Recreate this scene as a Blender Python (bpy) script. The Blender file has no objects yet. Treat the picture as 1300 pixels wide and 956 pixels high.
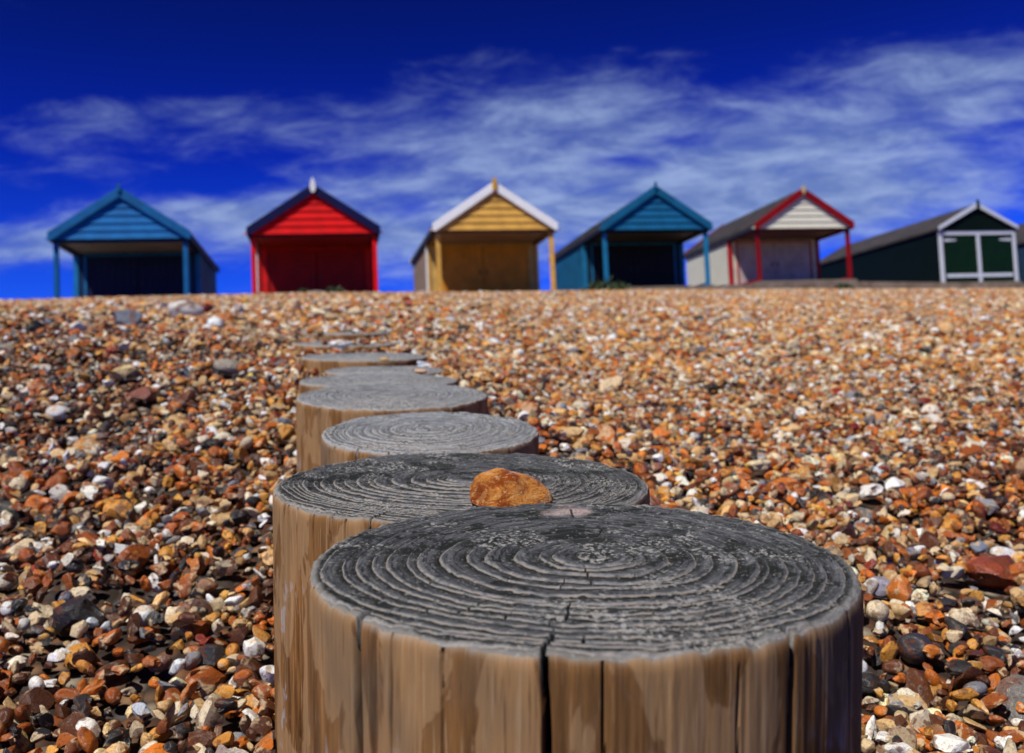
import bpy, bmesh, math, random
import numpy as np
from mathutils import Vector, Matrix, Euler

R_ = math.radians
sc = bpy.context.scene
C = sc.collection

# ------------------------------------------------------------------ camera
PITCH, ROLL, FPX = 0.062, -0.043, 1264.0
O = np.array([0.0, 0.0, 0.45])
fw = np.array([0, math.cos(PITCH), math.sin(PITCH)])
up = np.array([0, -math.sin(PITCH), math.cos(PITCH)])
rt = np.array([1.0, 0, 0])
CR = math.cos(ROLL) * rt + math.sin(ROLL) * up
CU = -math.sin(ROLL) * rt + math.cos(ROLL) * up
CF = fw
cam_d = bpy.data.cameras.new("camera")
cam = bpy.data.objects.new("camera", cam_d)
C.objects.link(cam)
m = Matrix.Identity(4)
for i in range(3):
    m[i][0], m[i][1], m[i][2], m[i][3] = CR[i], CU[i], -CF[i], O[i]
cam.matrix_world = m
cam_d.sensor_width = 36.0
cam_d.lens = 35.0
cam_d.shift_y = -45.0 / 1300.0
cam_d.clip_start = 0.02
cam_d.clip_end = 3000
cam_d.dof.use_dof = True
cam_d.dof.focus_distance = 0.58
cam_d.dof.aperture_fstop = 12.5
sc.camera = cam

# ------------------------------------------------------------------ light
SUN_AZ, SUN_EL = R_(35), R_(56)      # sun stands behind the camera, over its left shoulder
to_sun = Vector((-math.sin(SUN_AZ) * math.cos(SUN_EL), -math.cos(SUN_AZ) * math.cos(SUN_EL), math.sin(SUN_EL)))
sd = bpy.data.lights.new("sun", 'SUN')
sd.energy = 5.0
sd.angle = R_(0.5)
sd.color = (1.0, 0.955, 0.88)
so = bpy.data.objects.new("sun", sd)
so.rotation_euler = to_sun.to_track_quat('Z', 'Y').to_euler()
so.location = (-3, -3, 8)
C.objects.link(so)
sc.view_settings.view_transform = 'Standard'
sc.view_settings.look = 'None'
sc.view_settings.gamma = 1.0
sc.view_settings.exposure = 0.05
sc.view_settings.use_curve_mapping = False
sc.cycles.use_denoising = True
sc.cycles.max_bounces = 6

w = bpy.data.worlds.new("World")
sc.world = w
w.use_nodes = True


class NT:
    """small helper for node trees"""
    def __init__(s, tree):
        s.t = tree
        s.n = tree.nodes
        s.l = tree.links

    def new(s, typ, **kw):
        n = s.n.new(typ)
        for k, v in kw.items():
            setattr(n, k, v)
        return n

    def put(s, sock, v):
        if isinstance(v, bpy.types.NodeSocket):
            s.l.new(v, sock)
        else:
            if isinstance(v, (tuple, list)) and len(v) == 3 and sock.type == 'RGBA':
                v = (*v, 1)
            sock.default_value = v

    def math(s, op, a, b=0.0, c=0.0, clamp=False):
        n = s.new('ShaderNodeMath', operation=op, use_clamp=clamp)
        s.put(n.inputs[0], a); s.put(n.inputs[1], b)
        if op in ('MULTIPLY_ADD', 'SMOOTH_MIN', 'COMPARE'):
            s.put(n.inputs[2], c)
        return n.outputs[0]

    def vmath(s, op, a, b=(0, 0, 0)):
        n = s.new('ShaderNodeVectorMath', operation=op)
        s.put(n.inputs[0], a)
        if op not in ('LENGTH', 'NORMALIZE'):
            s.put(n.inputs[1], b)
        return n.outputs['Value'] if op in ('LENGTH', 'DOT_PRODUCT') else n.outputs[0]

    def mix(s, f, a, b, blend='MIX'):
        n = s.new('ShaderNodeMix', data_type='RGBA', blend_type=blend)
        s.put(n.inputs[0], f); s.put(n.inputs[6], a); s.put(n.inputs[7], b)
        return n.outputs[2]

    def noise(s, vec=None, scale=5.0, detail=4.0, rough=0.5, dist=0.0, color=False):
        n = s.new('ShaderNodeTexNoise')
        if vec is not None:
            s.put(n.inputs['Vector'], vec)
        s.put(n.inputs['Scale'], scale); s.put(n.inputs['Detail'], detail)
        s.put(n.inputs['Roughness'], rough); s.put(n.inputs['Distortion'], dist)
        return n.outputs['Color' if color else 'Fac']

    def ramp(s, f, stops, interp='LINEAR'):
        n = s.new('ShaderNodeValToRGB')
        n.color_ramp.interpolation = interp
        e = n.color_ramp.elements
        while len(e) > 1:
            e.remove(e[-1])
        for i, (p, col) in enumerate(stops):
            if i == 0:
                el = e[0]; el.position = p
            else:
                el = e.new(p)
            el.color = (*col, 1) if len(col) == 3 else col
        s.put(n.inputs[0], f)
        return n.outputs[0]

    def mr(s, v, a, b, c=0.0, d=1.0, smooth=True):
        n = s.new('ShaderNodeMapRange', interpolation_type='SMOOTHSTEP' if smooth else 'LINEAR')
        s.put(n.inputs[0], v); s.put(n.inputs[1], a); s.put(n.inputs[2], b); s.put(n.inputs[3], c); s.put(n.inputs[4], d)
        return n.outputs[0]

    def sep(s, v):
        n = s.new('ShaderNodeSeparateXYZ'); s.put(n.inputs[0], v)
        return n.outputs

    def comb(s, x, y, z):
        n = s.new('ShaderNodeCombineXYZ')
        s.put(n.inputs[0], x); s.put(n.inputs[1], y); s.put(n.inputs[2], z)
        return n.outputs[0]


def build_world():
    w.node_tree.nodes.clear()
    t = NT(w.node_tree)
    out = t.new('ShaderNodeOutputWorld')
    bg = t.new('ShaderNodeBackground')
    sky = t.new('ShaderNodeTexSky', sky_type='NISHITA')
    sky.sun_disc = False
    sky.sun_elevation = SUN_EL
    sky.sun_rotation = math.atan2(to_sun.x, to_sun.y)
    sky.air_density = 1.0
    sky.dust_density = 0.1
    sky.ozone_density = 4.0
    # polarised, very saturated blue: the sky's own colour, deepened
    g = t.new('ShaderNodeGamma'); t.put(g.inputs[0], sky.outputs[0]); g.inputs[1].default_value = 1.5
    d = t.new('ShaderNodeTexCoord').outputs['Generated']
    d = t.vmath('NORMALIZE', d)
    x, y, z = t.sep(d)
    el = t.math('MAXIMUM', z, 0.0)
    deep = t.ramp(t.math('MULTIPLY', el, 2.0), [(0.0, (0.070, 0.205, 0.62)), (0.22, (0.024, 0.100, 0.58)), (0.5, (0.010, 0.040, 0.37)), (0.68, (0.010, 0.033, 0.25)), (0.82, (0.010, 0.028, 0.18)), (1.0, (0.012, 0.022, 0.07))])
    blue = t.mix(1.0, g.outputs[0], deep, 'MULTIPLY')
    # thin high cloud laid on a flat ceiling so that it runs together towards the horizon
    zz = t.math('ADD', el, 0.24)
    p = t.comb(t.math('DIVIDE', x, zz), t.math('DIVIDE', y, zz), 0.0)
    rot = t.new('ShaderNodeMapping'); t.put(rot.inputs[0], p)
    rot.inputs['Rotation'].default_value = (0, 0, R_(28)); rot.inputs['Scale'].default_value = (0.9, 1.35, 1.0)
    n1 = t.noise(rot.outputs[0], 1.7, 7, 0.58, 0.5)
    n2 = t.noise(rot.outputs[0], 6.5, 8, 0.64, 0.35)
    yy = t.math('MAXIMUM', y, 0.02)
    a = t.math('DIVIDE', x, yy); e = t.math('DIVIDE', z, yy)
    ae = t.comb(a, e, 0.0)
    def blob(px, py, rx, ry, wgt):
        ca = (px - 650) / FPX; ce = (505 - py) / FPX - (650 - px) / FPX * 0.043
        v = t.vmath('SUBTRACT', ae, (ca, ce, 0))
        v = t.vmath('MULTIPLY', v, (FPX / rx, FPX / ry, 0))
        return t.math('MULTIPLY', t.mr(t.vmath('LENGTH', v), 0.0, 1.0, 1.0, 0.0), wgt)
    s = None
    for b in BLOBS:
        q = blob(*b)
        s = q if s is None else t.math('ADD', s, q)
    cl = t.math('ADD', t.math('MULTIPLY', t.math('SUBTRACT', n1, 0.5), 1.5), t.math('MULTIPLY', t.math('SUBTRACT', n2, 0.5), 1.35))
    cov = t.math('MULTIPLY', t.mr(t.math('ADD', s, cl), 0.02, 1.35, 0.0, 0.88), t.mr(el, 0.36, 0.60, 1.0, 0.25))
    ctone = t.mix(t.mr(n2, 0.35, 0.7), (1.7, 2.6, 5.2), (3.6, 4.8, 7.6))
    col = t.mix(cov, blue, ctone)
    t.put(bg.inputs[0], col)
    bg.inputs[1].default_value = 0.09
    t.l.new(bg.outputs[0], out.inputs[0])


BLOBS = [(820, 235, 720, 180, 0.85), (620, 150, 440, 110, 0.35), (1150, 200, 420, 150, 0.65), (230, 95, 330, 70, 0.48),
         (50, 252, 200, 48, 0.95), (240, 235, 250, 85, 0.85), (500, 270, 360, 90, 0.7), (980, 290, 420, 80, 0.7), (500, 345, 260, 30, .3),
         (100, 160, 240, 40, 0.42), (1270, 110, 240, 90, 0.5), (20, 335, 240, 60, -0.9), (800, 0, 1100, 90, -0.8), (270, 355, 90, 26, .4),
         (330, 350, 200, 22, -0.2), (100, 30, 500, 60, -0.6), (530, 247, 70, 26, -0.5), (870, 185, 80, 22, -.4), (270, 190, 140, 34, -.6), (800, 205, 90, 18, -.45), (400, 230, 60, 22, -.4)]
build_world()


# ------------------------------------------------------------------ frames
def B(u, v, h):
    """beach frame: u to the right, v along the slope, h below the eye line of the slope"""
    u = np.asarray(u, float); v = np.asarray(v, float); h = np.asarray(h, float)
    return O + u[..., None] * CR + v[..., None] * (CF + 0.0459 * CU) - h[..., None] * CU


def pix(P):
    P = np.asarray(P, float) - O
    z = P @ CF
    return 650 + FPX * (P @ CR) / z, 433 - FPX * (P @ CU) / z, z


BN = Vector(CU - 0.0459 * CF).normalized()      # the slope's normal


def sstep(x, a, b):
    t = np.clip((x - a) / (b - a), 0, 1)
    return t * t * (3 - 2 * t)


# ------------------------------------------------------------------ scene helpers
def tag(o, label=None, cat=None, group=None, kind=None):
    if label: o['label'] = label
    if cat: o['category'] = cat
    if group: o['group'] = group
    if kind: o['kind'] = kind
    return o


def empty(name, M4):
    o = bpy.data.objects.new(name, None)
    o.empty_display_size = 0.1
    C.objects.link(o)
    o.matrix_world = M4
    return o


def mesh_obj(name, verts, faces, mat=None, parent=None, smooth=False):
    me = bpy.data.meshes.new(name)
    me.from_pydata([tuple(v) for v in verts], [], faces)
    me.validate()
    if smooth:
        me.polygons.foreach_set('use_smooth', [True] * len(me.polygons))
    me.update()
    o = bpy.data.objects.new(name, me)
    C.objects.link(o)
    if mat: me.materials.append(mat)
    if parent: o.parent = parent
    return o


class MB:
    """collects boxes and prisms that make ONE mesh"""
    def __init__(s):
        s.v = []; s.f = []

    def box(s, x0, x1, y0, y1, z0, z1):
        b = len(s.v)
        s.v += [(x0, y0, z0), (x1, y0, z0), (x1, y1, z0), (x0, y1, z0), (x0, y0, z1), (x1, y0, z1), (x1, y1, z1), (x0, y1, z1)]
        s.f += [tuple(b + i for i in q) for q in ((0, 3, 2, 1), (4, 5, 6, 7), (0, 1, 5, 4), (1, 2, 6, 5), (2, 3, 7, 6), (3, 0, 4, 7))]

    def prism(s, poly, axis, a, b_):
        """poly: list of 2D points, extruded from a to b_ along axis 'x' or 'y'"""
        b = len(s.v); n = len(poly)
        for q in (a, b_):
            for (p, r) in poly:
                s.v.append((p, q, r) if axis == 'y' else (q, p, r))
        s.f.append(tuple(b + i for i in range(n)))
        s.f.append(tuple(b + n + i for i in reversed(range(n))))
        for i in range(n):
            j = (i + 1) % n
            s.f.append((b + i, b + j, b + n + j, b + n + i))

    def build(s, name, mat, parent=None, bevel=0.0):
        o = mesh_obj(name, s.v, s.f, mat, parent)
        bm = bmesh.new(); bm.from_mesh(o.data)
        bmesh.ops.recalc_face_normals(bm, faces=bm.faces)
        if bevel:
            bmesh.ops.bevel(bm, geom=bm.edges[:], offset=bevel, segments=1, affect='EDGES')
        bm.to_mesh(o.data); bm.free()
        return o


def base_mat(name):
    mt = bpy.data.materials.new(name)
    mt.use_nodes = True
    t = NT(mt.node_tree)
    b = t.n['Principled BSDF']
    return mt, t, b


def paint(name, col, rough=0.55, var=0.25, dirt=0.35):
    mt, t, b = base_mat(name)
    tc = t.new('ShaderNodeTexCoord').outputs['Object']
    n = t.noise(tc, 3.0, 5, 0.6)
    n2 = t.noise(t.vmath('MULTIPLY', tc, (14, 14, 1.5)), 2.0, 4, 0.6)
    dark = tuple(c * (1 - var) for c in col)
    c = t.mix(t.mr(n, 0.35, 0.65), dark, col)
    c = t.mix(t.mr(t.noise(tc, 11, 4, .7), .62, .70, 0, .3), c, tuple(.75 * q + .05 * max(col) for q in col))
    c = t.mix(t.math('MULTIPLY', t.mr(n2, 0.58, 0.8), dirt), c, tuple(0.6 * q + 0.004 for q in col))
    t.put(b.inputs['Base Color'], c)
    b.inputs['Roughness'].default_value = rough
    b.inputs['Specular IOR Level'].default_value = .2
    bp = t.new('ShaderNodeBump'); bp.inputs['Strength'].default_value = 0.25; bp.inputs['Distance'].default_value = 0.004
    t.put(bp.inputs['Height'], n2); t.put(b.inputs['Normal'], bp.outputs[0])
    return mt


# value noise in numpy, for displacement
_rs = np.random.RandomState(5)
_LAT = _rs.rand(64, 64, 64)


def vnoise(p):
    p = np.asarray(p, float)
    i = np.floor(p).astype(int); f = p - i; f = f * f * (3 - 2 * f)
    r = 0
    for dx in (0, 1):
        for dy in (0, 1):
            for dz in (0, 1):
                wgt = (f[..., 0] if dx else 1 - f[..., 0]) * (f[..., 1] if dy else 1 - f[..., 1]) * (f[..., 2] if dz else 1 - f[..., 2])
                r = r + wgt * _LAT[(i[..., 0] + dx) & 63, (i[..., 1] + dy) & 63, (i[..., 2] + dz) & 63]
    return r


def fbm(p, oct=4):
    r = 0; a = 0.5; p = np.array(p, float)
    for k in range(oct):
        r = r + a * (vnoise(p) - 0.5); p = p * 2.03 + 7.1; a *= 0.5
    return r


# ------------------------------------------------------------------ the row of huts: fitted positions (camera origin), z0 = floor
HUTS = [(-9.092, 23.219, 2.677, -0.009), (-4.69, 23.978, 2.737, -0.013), (-0.302, 24.812, 2.787, 0.009), (4.049, 26.927, 2.978, 0.011),
        (8.81, 29.416, 3.25, 0.003), (15.084, 31.80, 3.216, 0.0), (20.0, 34.2, 3.25, 0.0)]
YAW = 0.188
zc = O[2]
rowx = np.array([-60, -14] + [h[0] for h in HUTS] + [30, 80])
rowy = np.array([8, 22.2] + [h[1] for h in HUTS] + [38, 58])
rowz = np.array([2.62, 2.65] + [h[2] for h in HUTS] + [3.3, 3.3]) + zc


# ------------------------------------------------------------------ shingle surface h(s, v), s = u / v
CRX = np.array([-2000, -400, 0, 150, 400, 630, 830, 1000, 1300, 1700, 3000])
CRY = np.array([392, 388, 384, 379.5, 373.5, 372.5, 369.5, 368.5, 367.5, 366, 366])
# distance of the crest along each ray: a little in front of the promenade edge
def crest_v(s):
    s = np.asarray(s, float)
    out = np.zeros_like(s)
    vs = np.linspace(12, 60, 300)
    for idx, q in np.ndenumerate(s):
        P = B(q * vs, vs, np.zeros_like(vs))
        d = P[:, 1] - (np.interp(P[:, 0], rowx, rowy) - 1.35)
        k = np.argmax(d > 0) if (d > 0).any() else len(vs) - 1
        out[idx] = vs[k]
    return out
S_TAB = np.linspace(-3.0, 3.0, 301)
CV_TAB = crest_v(S_TAB)


ROW_V = [0.467, 0.719, 0.97, 1.26, 1.53, 1.77, 1.99, 2.33, 2.7, 3.2]
ROW_U = [0.032, -0.036, -0.079, -0.152, -0.2, -0.225, -0.295, -0.38, -0.45, -0.55]


def hgt(u, v):
    u = np.asarray(u, float); v = np.asarray(v, float)
    s = u / np.maximum(v, 0.05)
    left = np.interp(v, [0, .5, .8, 1.1, 1.4, 1.8, 2.2, 2.6, 3.2, 4.5], [.36, .345, .31, .262, .215, .172, .146, .122, .113, .10])
    nearrow = np.interp(v, [0, .8, 1.0, 1.2, 1.5, 2.0, 2.6, 3.2, 4.5], [.33, .30, .24, .18, .136, .125, .113, .112, .10])
    right = np.interp(v, [0, .5, 1.0, 2, 3, 4.5], [.32, .31, .285, .265, .235, .19])
    du = u - np.interp(v, ROW_V, ROW_U)
    rr = right + (nearrow - right) * np.exp(-(np.maximum(du, 0) / .38) ** 2)
    near = left + (rr - left) * sstep(du, -0.02, 0.16)
    cv = np.interp(s, S_TAB, CV_TAB)
    px = 650 + FPX * s
    hc = cv * (np.interp(px, CRX, CRY) - 375) / FPX
    f = np.clip((v - 2.6) / np.maximum(cv - 2.6, 1), 0, 1)
    h = near * (1 - f) ** 1.15 + hc * f
    h = h + 0.045 * np.clip(v, 0, 1) * fbm(np.stack([u * 1.4, v * 1.4, u * 0 + 3], -1), 3) * (1 - f)
    h = h + 0.075 * (1 - sstep(du, -.15, .1)) * np.clip(v - .4, 0, 1) * fbm(np.stack([u * 3.2, v * 3.2, u * 0 + 12], -1), 3) * (1 - f)
    h = h + 0.055 * np.clip(v, 0, 1) * fbm(np.stack([u * 7, v * 7, u * 0 + 5], -1), 2) * (1 - f)
    h = h + 0.25 * fbm(np.stack([u * .25, v * .25, u * 0 + 9], -1), 2) * np.clip((v - 4) / 8, 0, 1) * (1 - f) ** 0.7 * 0.6
    # past the crest the shingle falls away under the promenade
    h = h + np.clip(v - cv, 0, 3) * 0.30
    return h


def shingle_ground():
    s = np.concatenate([np.linspace(-3, -0.8, 30), np.linspace(-0.78, 0.78, 150), np.linspace(0.8, 3, 30)])
    v = np.concatenate([np.linspace(0.05, 3, 120), np.geomspace(3.05, 26, 120), np.linspace(26.3, 46, 70)])
    S, V = np.meshgrid(s, v)
    U = S * V
    Hh = hgt(U, V) + 0.008
    P = B(U, V, Hh).reshape(-1, 3)
    nx, ny = len(s), len(v)
    F = [(j * nx + i, j * nx + i + 1, (j + 1) * nx + i + 1, (j + 1) * nx + i) for j in range(ny - 1) for i in range(nx - 1)]
    mt, t, b = base_mat('shingle_bed')
    tc = t.new('ShaderNodeTexCoord').outputs['Object']
    vo = t.new('ShaderNodeTexVoronoi'); t.put(vo.inputs['Vector'], tc); vo.inputs['Scale'].default_value = 55
    sx = t.sep(vo.outputs['Color'])
    c = t.ramp(sx[0], [(0, (.03, .016, .01)), (.25, (.13, .05, .018)), (.45, (.30, .12, .04)), (.65, (.38, .2, .09)), (.82, (.5, .42, .3)), (.93, (.16, .16, .17))], 'CONSTANT')
    c = t.mix(t.mr(vo.outputs['Distance'], 0.2, 0.75), c, (.02, .01, .006))
    c = t.mix(.55, c, (.02, .009, .004))
    t.put(b.inputs['Base Color'], c); b.inputs['Roughness'].default_value = 0.8
    bp = t.new('ShaderNodeBump'); bp.inputs['Distance'].default_value = 0.01; bp.invert = True
    t.put(bp.inputs['Height'], vo.outputs['Distance']); t.put(b.inputs['Normal'], bp.outputs[0])
    o = mesh_obj('beach', P, F, mt, smooth=True)
    tag(o, kind='structure')
    # land and sea floor all round, out to the horizon
    mt2, t2, b2 = base_mat('dry_land')
    tc = t2.new('ShaderNodeTexCoord').outputs['Object']
    t2.put(b2.inputs['Base Color'], t2.mix(t2.noise(tc, 0.3, 6), (.12, .10, .05), (.06, .09, .03)))
    b2.inputs['Roughness'].default_value = 0.95
    # behind the huts, level with the promenade
    vs = []; fs = []
    X = np.concatenate([[-900, -200], rowx[1:-1], [80, 300, 900]])
    Y = np.interp(X, rowx, rowy); Z = np.interp(X, rowx, rowz) - 0.14
    for x_, y_, z_ in zip(X, Y, Z):
        vs += [(x_, y_ + 7.5, z_), (x_, 2000, z_)]
    for i in range(len(X) - 1):
        fs.append((2 * i, 2 * i + 2, 2 * i + 3, 2 * i + 1))
    tag(mesh_obj('ground', vs, fs, mt2), kind='structure')
    return o


def promenade():
    mt, t, b = base_mat('old_concrete')
    tc = t.new('ShaderNodeTexCoord').outputs['Object']
    c = t.mix(t.mr(t.noise(tc, 2.5, 6, .65), .3, .7), (.17, .115, .075), (.34, .27, .2))
    t.put(b.inputs['Base Color'], c); b.inputs['Roughness'].default_value = .9
    vs = []; fs = []
    X = rowx[1:-1]
    X = np.unique(np.concatenate([X, np.linspace(X[0], X[-1], 24)]))
    Y = np.interp(X, rowx, rowy); Z = np.interp(X, rowx, rowz) - 0.135
    for x_, y_, z_ in zip(X, Y, Z):
        vs += [(x_, y_ - .95, z_ - 1.2), (x_, y_ - .95, z_), (x_, y_ + 7.5, z_), (x_, y_ + 7.5, z_ - 1.2)]
    for i in range(len(X) - 1):
        a = 4 * i
        for k in range(3):
            fs.append((a + k, a + 4 + k, a + 5 + k, a + 1 + k))
    tag(mesh_obj('promenade', vs, fs, mt), kind='structure')


shingle_ground()
promenade()


# ------------------------------------------------------------------ huts
PAINTS = {}


def P_(name, col, **k):
    if min(col) > .5:
        k = dict(k, var=.06, dirt=.15)
    if name not in PAINTS:
        PAINTS[name] = paint(name, col, **k)
    return PAINTS[name]


felt, t_, b_ = base_mat('roof_felt')
tc_ = t_.new('ShaderNodeTexCoord').outputs['Object']
t_.put(b_.inputs['Base Color'], t_.mix(t_.mr(t_.noise(tc_, 2, 6, .7), .35, .7), (.018, .017, .022), (.048, .040, .043)))
b_.inputs['Roughness'].default_value = .95


def lap_side(mb, x, sgn, y0, y1, z0, z1, n=13):
    """weatherboarded side wall: overlapping boards, thick edge down; x = outer face, sgn = outward"""
    dz = (z1 - z0) / n
    for i in range(n):
        a, b = z0 + i * dz, z0 + (i + 1) * dz
        mb.prism([(x, a), (x + sgn * .030, a), (x + sgn * .010, b + .0), (x, b)], 'x_dummy', 0, 0) if False else None
        k = len(mb.v)
        for yy in (y0, y1):
            mb.v += [(x, yy, a), (x + sgn * .032, yy, a), (x + sgn * .008, yy, b), (x, yy, b)]
        mb.f += [(k, k + 1, k + 2, k + 3), (k + 7, k + 6, k + 5, k + 4), (k, k + 4, k + 5, k + 1), (k + 1, k + 5, k + 6, k + 2), (k + 2, k + 6, k + 7, k + 3), (k + 3, k + 7, k + 4, k)]


def lap_gable(mb, y, hw, z0, slope, n=6):
    """triangular boarded panel; front face towards -y"""
    H = hw * slope
    dz = H / n
    for i in range(n):
        a, b = z0 + i * dz, z0 + (i + 1) * dz
        wa, wb = hw - i * dz / slope, max(hw - (i + 1) * dz / slope, 0.004)
        k = len(mb.v)
        mb.v += [(-wa, y, a), (wa, y, a), (wb, y, b), (-wb, y, b), (-wa, y - .034, a), (wa, y - .034, a), (wb, y - .008, b), (-wb, y - .008, b)]
        mb.f += [(k, k + 1, k + 2, k + 3), (k + 4, k + 7, k + 6, k + 5), (k, k + 4, k + 5, k + 1), (k + 1, k + 5, k + 6, k + 2), (k + 2, k + 6, k + 7, k + 3), (k + 3, k + 7, k + 4, k)]


def make_hut(i, label, col, porch=True, w_=1.5, e=1.593, tip=1.72, pk=2.776, L=5.9, finial='block', seed=0):
    X, Y, Z, dy = HUTS[i]
    Z += zc
    root = empty('beach_hut', Matrix.Translation((X, Y, Z)) @ Matrix.Rotation(YAW + dy, 4, 'Z'))
    tag(root, label, 'beach hut', 'beach huts in a row along the top of the shingle')
    sl = (pk - tip) / e
    zt = lambda x: pk - sl * abs(x)
    PD = 2.0 if porch else 0.0
    ceil = 1.56 if porch else tip - .06
    wallc, trimc, bargec, gablec, postc, doorc = (P_(*col[k]) for k in ('wall', 'trim', 'barge', 'gable', 'post', 'door'))
    concrete = P_('hut_slab', (.22, .18, .14), rough=.9)
    mb = MB(); mb.box(-w_ - .06, w_ + .06, -.16, L - .05, -.32, -.004); mb.build('base_slab', concrete, root)
    # roof: two slabs meeting at the ridge
    mb = MB()
    for sg in (-1, 1):
        pts = [(0, pk - .03), (sg * (e - .01), zt(e) - .03), (sg * (e - .01), zt(e) - .10), (0, pk - .10)]
        mb.prism(pts if sg > 0 else pts[::-1], 'y', -.105, L)
    rf = mb.build('roof', felt, root)
    mb = MB()
    for sg in (-1, 1):
        for yy in np.arange(.6, L - .2, 1.0):
            pts = [(sg * .05, zt(.05) - .028), (sg * (e - .03), zt(e - .03) - .028), (sg * (e - .03), zt(e - .03) - .010), (sg * .05, zt(.05) - .010)]
            mb.prism(pts if sg > 0 else pts[::-1], 'y', yy, yy + .045)
    mb.build('felt_batten', felt, rf)
    # fascia under the eaves
    for sg in (-1, 1):
        mb = MB(); x0, x1 = sorted((sg * (e - .035), sg * (e - .012)))
        mb.box(x0, x1, -.10, L - .01, zt(e) - .20, zt(e) - .103)
        mb.build('eaves_board', P_(*col.get('eaves', ('dark_eaves', (.02, .02, .024)))), root)
    # barge boards, plumb cut at the foot
    for sg in (-1, 1):
        mb = MB()
        pts = [(0, pk), (sg * e, zt(e)), (sg * e, zt(e) - .17), (sg * (e - .06), zt(e) - .20), (0, pk - .235)]
        mb.prism(pts if sg > 0 else pts[::-1], 'y', -.15, -.108)
        mb.build('barge_board', bargec, root, bevel=.004)
    mb = MB()
    for sg in (-1, 1):
        pts = [(0, pk), (sg * e, zt(e)), (sg * e, zt(e) - .17), (0, pk - .2)]
        mb.prism(pts if sg > 0 else pts[::-1], 'y', L + .004, L + .035)
    mb.build('rear_barge_board', bargec, root)
    fc = P_(*col.get('finial', col['barge']))
    mb = MB()
    if finial == 'drop':
        mb.prism([(-.035, pk - .22), (.035, pk - .22), (.075, pk - .10), (.05, pk + .04), (.012, pk + .14), (-.012, pk + .14), (-.05, pk + .04), (-.075, pk - .10)], 'y', -.19, -.152)
    elif finial == 'block':
        mb.prism([(-.055, pk - .22), (.055, pk - .22), (.055, pk + .05), (0, pk + .085), (-.055, pk + .05)], 'y', -.19, -.152)
    elif finial == 'diamond':
        mb.prism([(0, pk - .24), (.07, pk - .1), (.05, pk + .03), (-.05, pk + .03), (-.07, pk - .1)], 'y', -.19, -.152)
    else:
        mb.prism([(-.04, pk - .12), (.04, pk - .12), (.03, pk + .05), (0, pk + .10), (-.03, pk + .05)], 'y', -.19, -.152)
    mb.build('finial', fc, root)
    # front gable
    hw = (zt(0) - .105 - ceil) / sl
    mb = MB(); lap_gable(mb, -.055, hw, ceil, sl, 6); mb.build('gable', gablec, root)
    # rear wall and gable
    wh = zt(w_) - .11
    mb = MB()
    mb.prism([(-w_ + .04, 0), (w_ - .04, 0), (w_ - .04, wh), (0, pk - .11), (-w_ + .04, wh)], 'y', L - .14, L - .10)
    mb.build('rear_wall', wallc, root)
    # side walls of the closed part
    for sg in (-1, 1):
        mb = MB()
        x0, x1 = sorted((sg * (w_ - .04), sg * w_))
        mb.box(x0, x1, PD + .0, L - .15, 0, wh - .03)
        lap_side(mb, sg * w_, sg, PD + .085, L - .2, .01, wh - .03, 13)
        mb.build('side_wall', wallc, root)
        mb = MB(); x0, x1 = sorted((sg * (w_ + .002), sg * (w_ + .045)))
        mb.box(x0, x1, PD - .03, PD + .08, .0, wh - .03)
        mb.build('corner_trim', P_(*col.get('corner', col['trim'])), root)
    if porch:
        mb = MB(); mb.box(-w_ + .02, w_ - .02, .08, PD - .01, ceil + .002, ceil + .022); mb.build('porch_ceiling', P_(*col.get('ceiling', ('pale_soffit', (.36, .27, .2)))), root)
        mb = MB(); mb.box(-w_, w_, .0, .07, ceil - .075, ceil - .002)
        for sg in (-1, 1):
            x0, x1 = sorted((sg * (w_ - .09), sg * w_)); mb.box(x0, x1, .075, PD - .035, ceil - .075, ceil - .002)
        mb.build('porch_beam', P_(*col.get('beam', col['post'])), root)
        for sg in (-1, 1):
            mb = MB(); x0, x1 = sorted((sg * (w_ - .105), sg * (w_ + .003))); mb.box(x0, x1, -.003, .105, 0, ceil - .078)
            mb.build('porch_post', postc, root, bevel=.006)
            if col.get('rails', True):
                mb = MB(); x0, x1 = sorted((sg * (w_ - .09), sg * (w_ - .015))); mb.box(x0, x1, .108, PD - .033, 0.0, .095)
                mb.build('base_rail', postc, root)
        # boarded front of the closed part with a pair of doors
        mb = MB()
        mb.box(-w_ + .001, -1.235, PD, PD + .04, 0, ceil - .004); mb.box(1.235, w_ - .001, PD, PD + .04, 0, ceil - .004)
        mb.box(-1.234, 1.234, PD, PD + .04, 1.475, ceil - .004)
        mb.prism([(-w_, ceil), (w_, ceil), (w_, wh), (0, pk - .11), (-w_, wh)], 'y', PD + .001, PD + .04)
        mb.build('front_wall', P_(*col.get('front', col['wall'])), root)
        mb = MB()
        for sg in (-1, 1):
            x0, x1 = sorted((sg * 1.235, sg * 1.285)); mb.box(x0, x1, PD - .022, PD - .001, 0, 1.52)
            x0, x1 = sorted((sg * (w_ - .075), sg * w_)); mb.box(x0, x1, PD - .030, PD - .003, 0, ceil - .08)
        mb.box(-1.235, 1.235, PD - .022, PD - .001, 1.478, 1.52)
        mb.build('door_frame', trimc, root)
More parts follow.
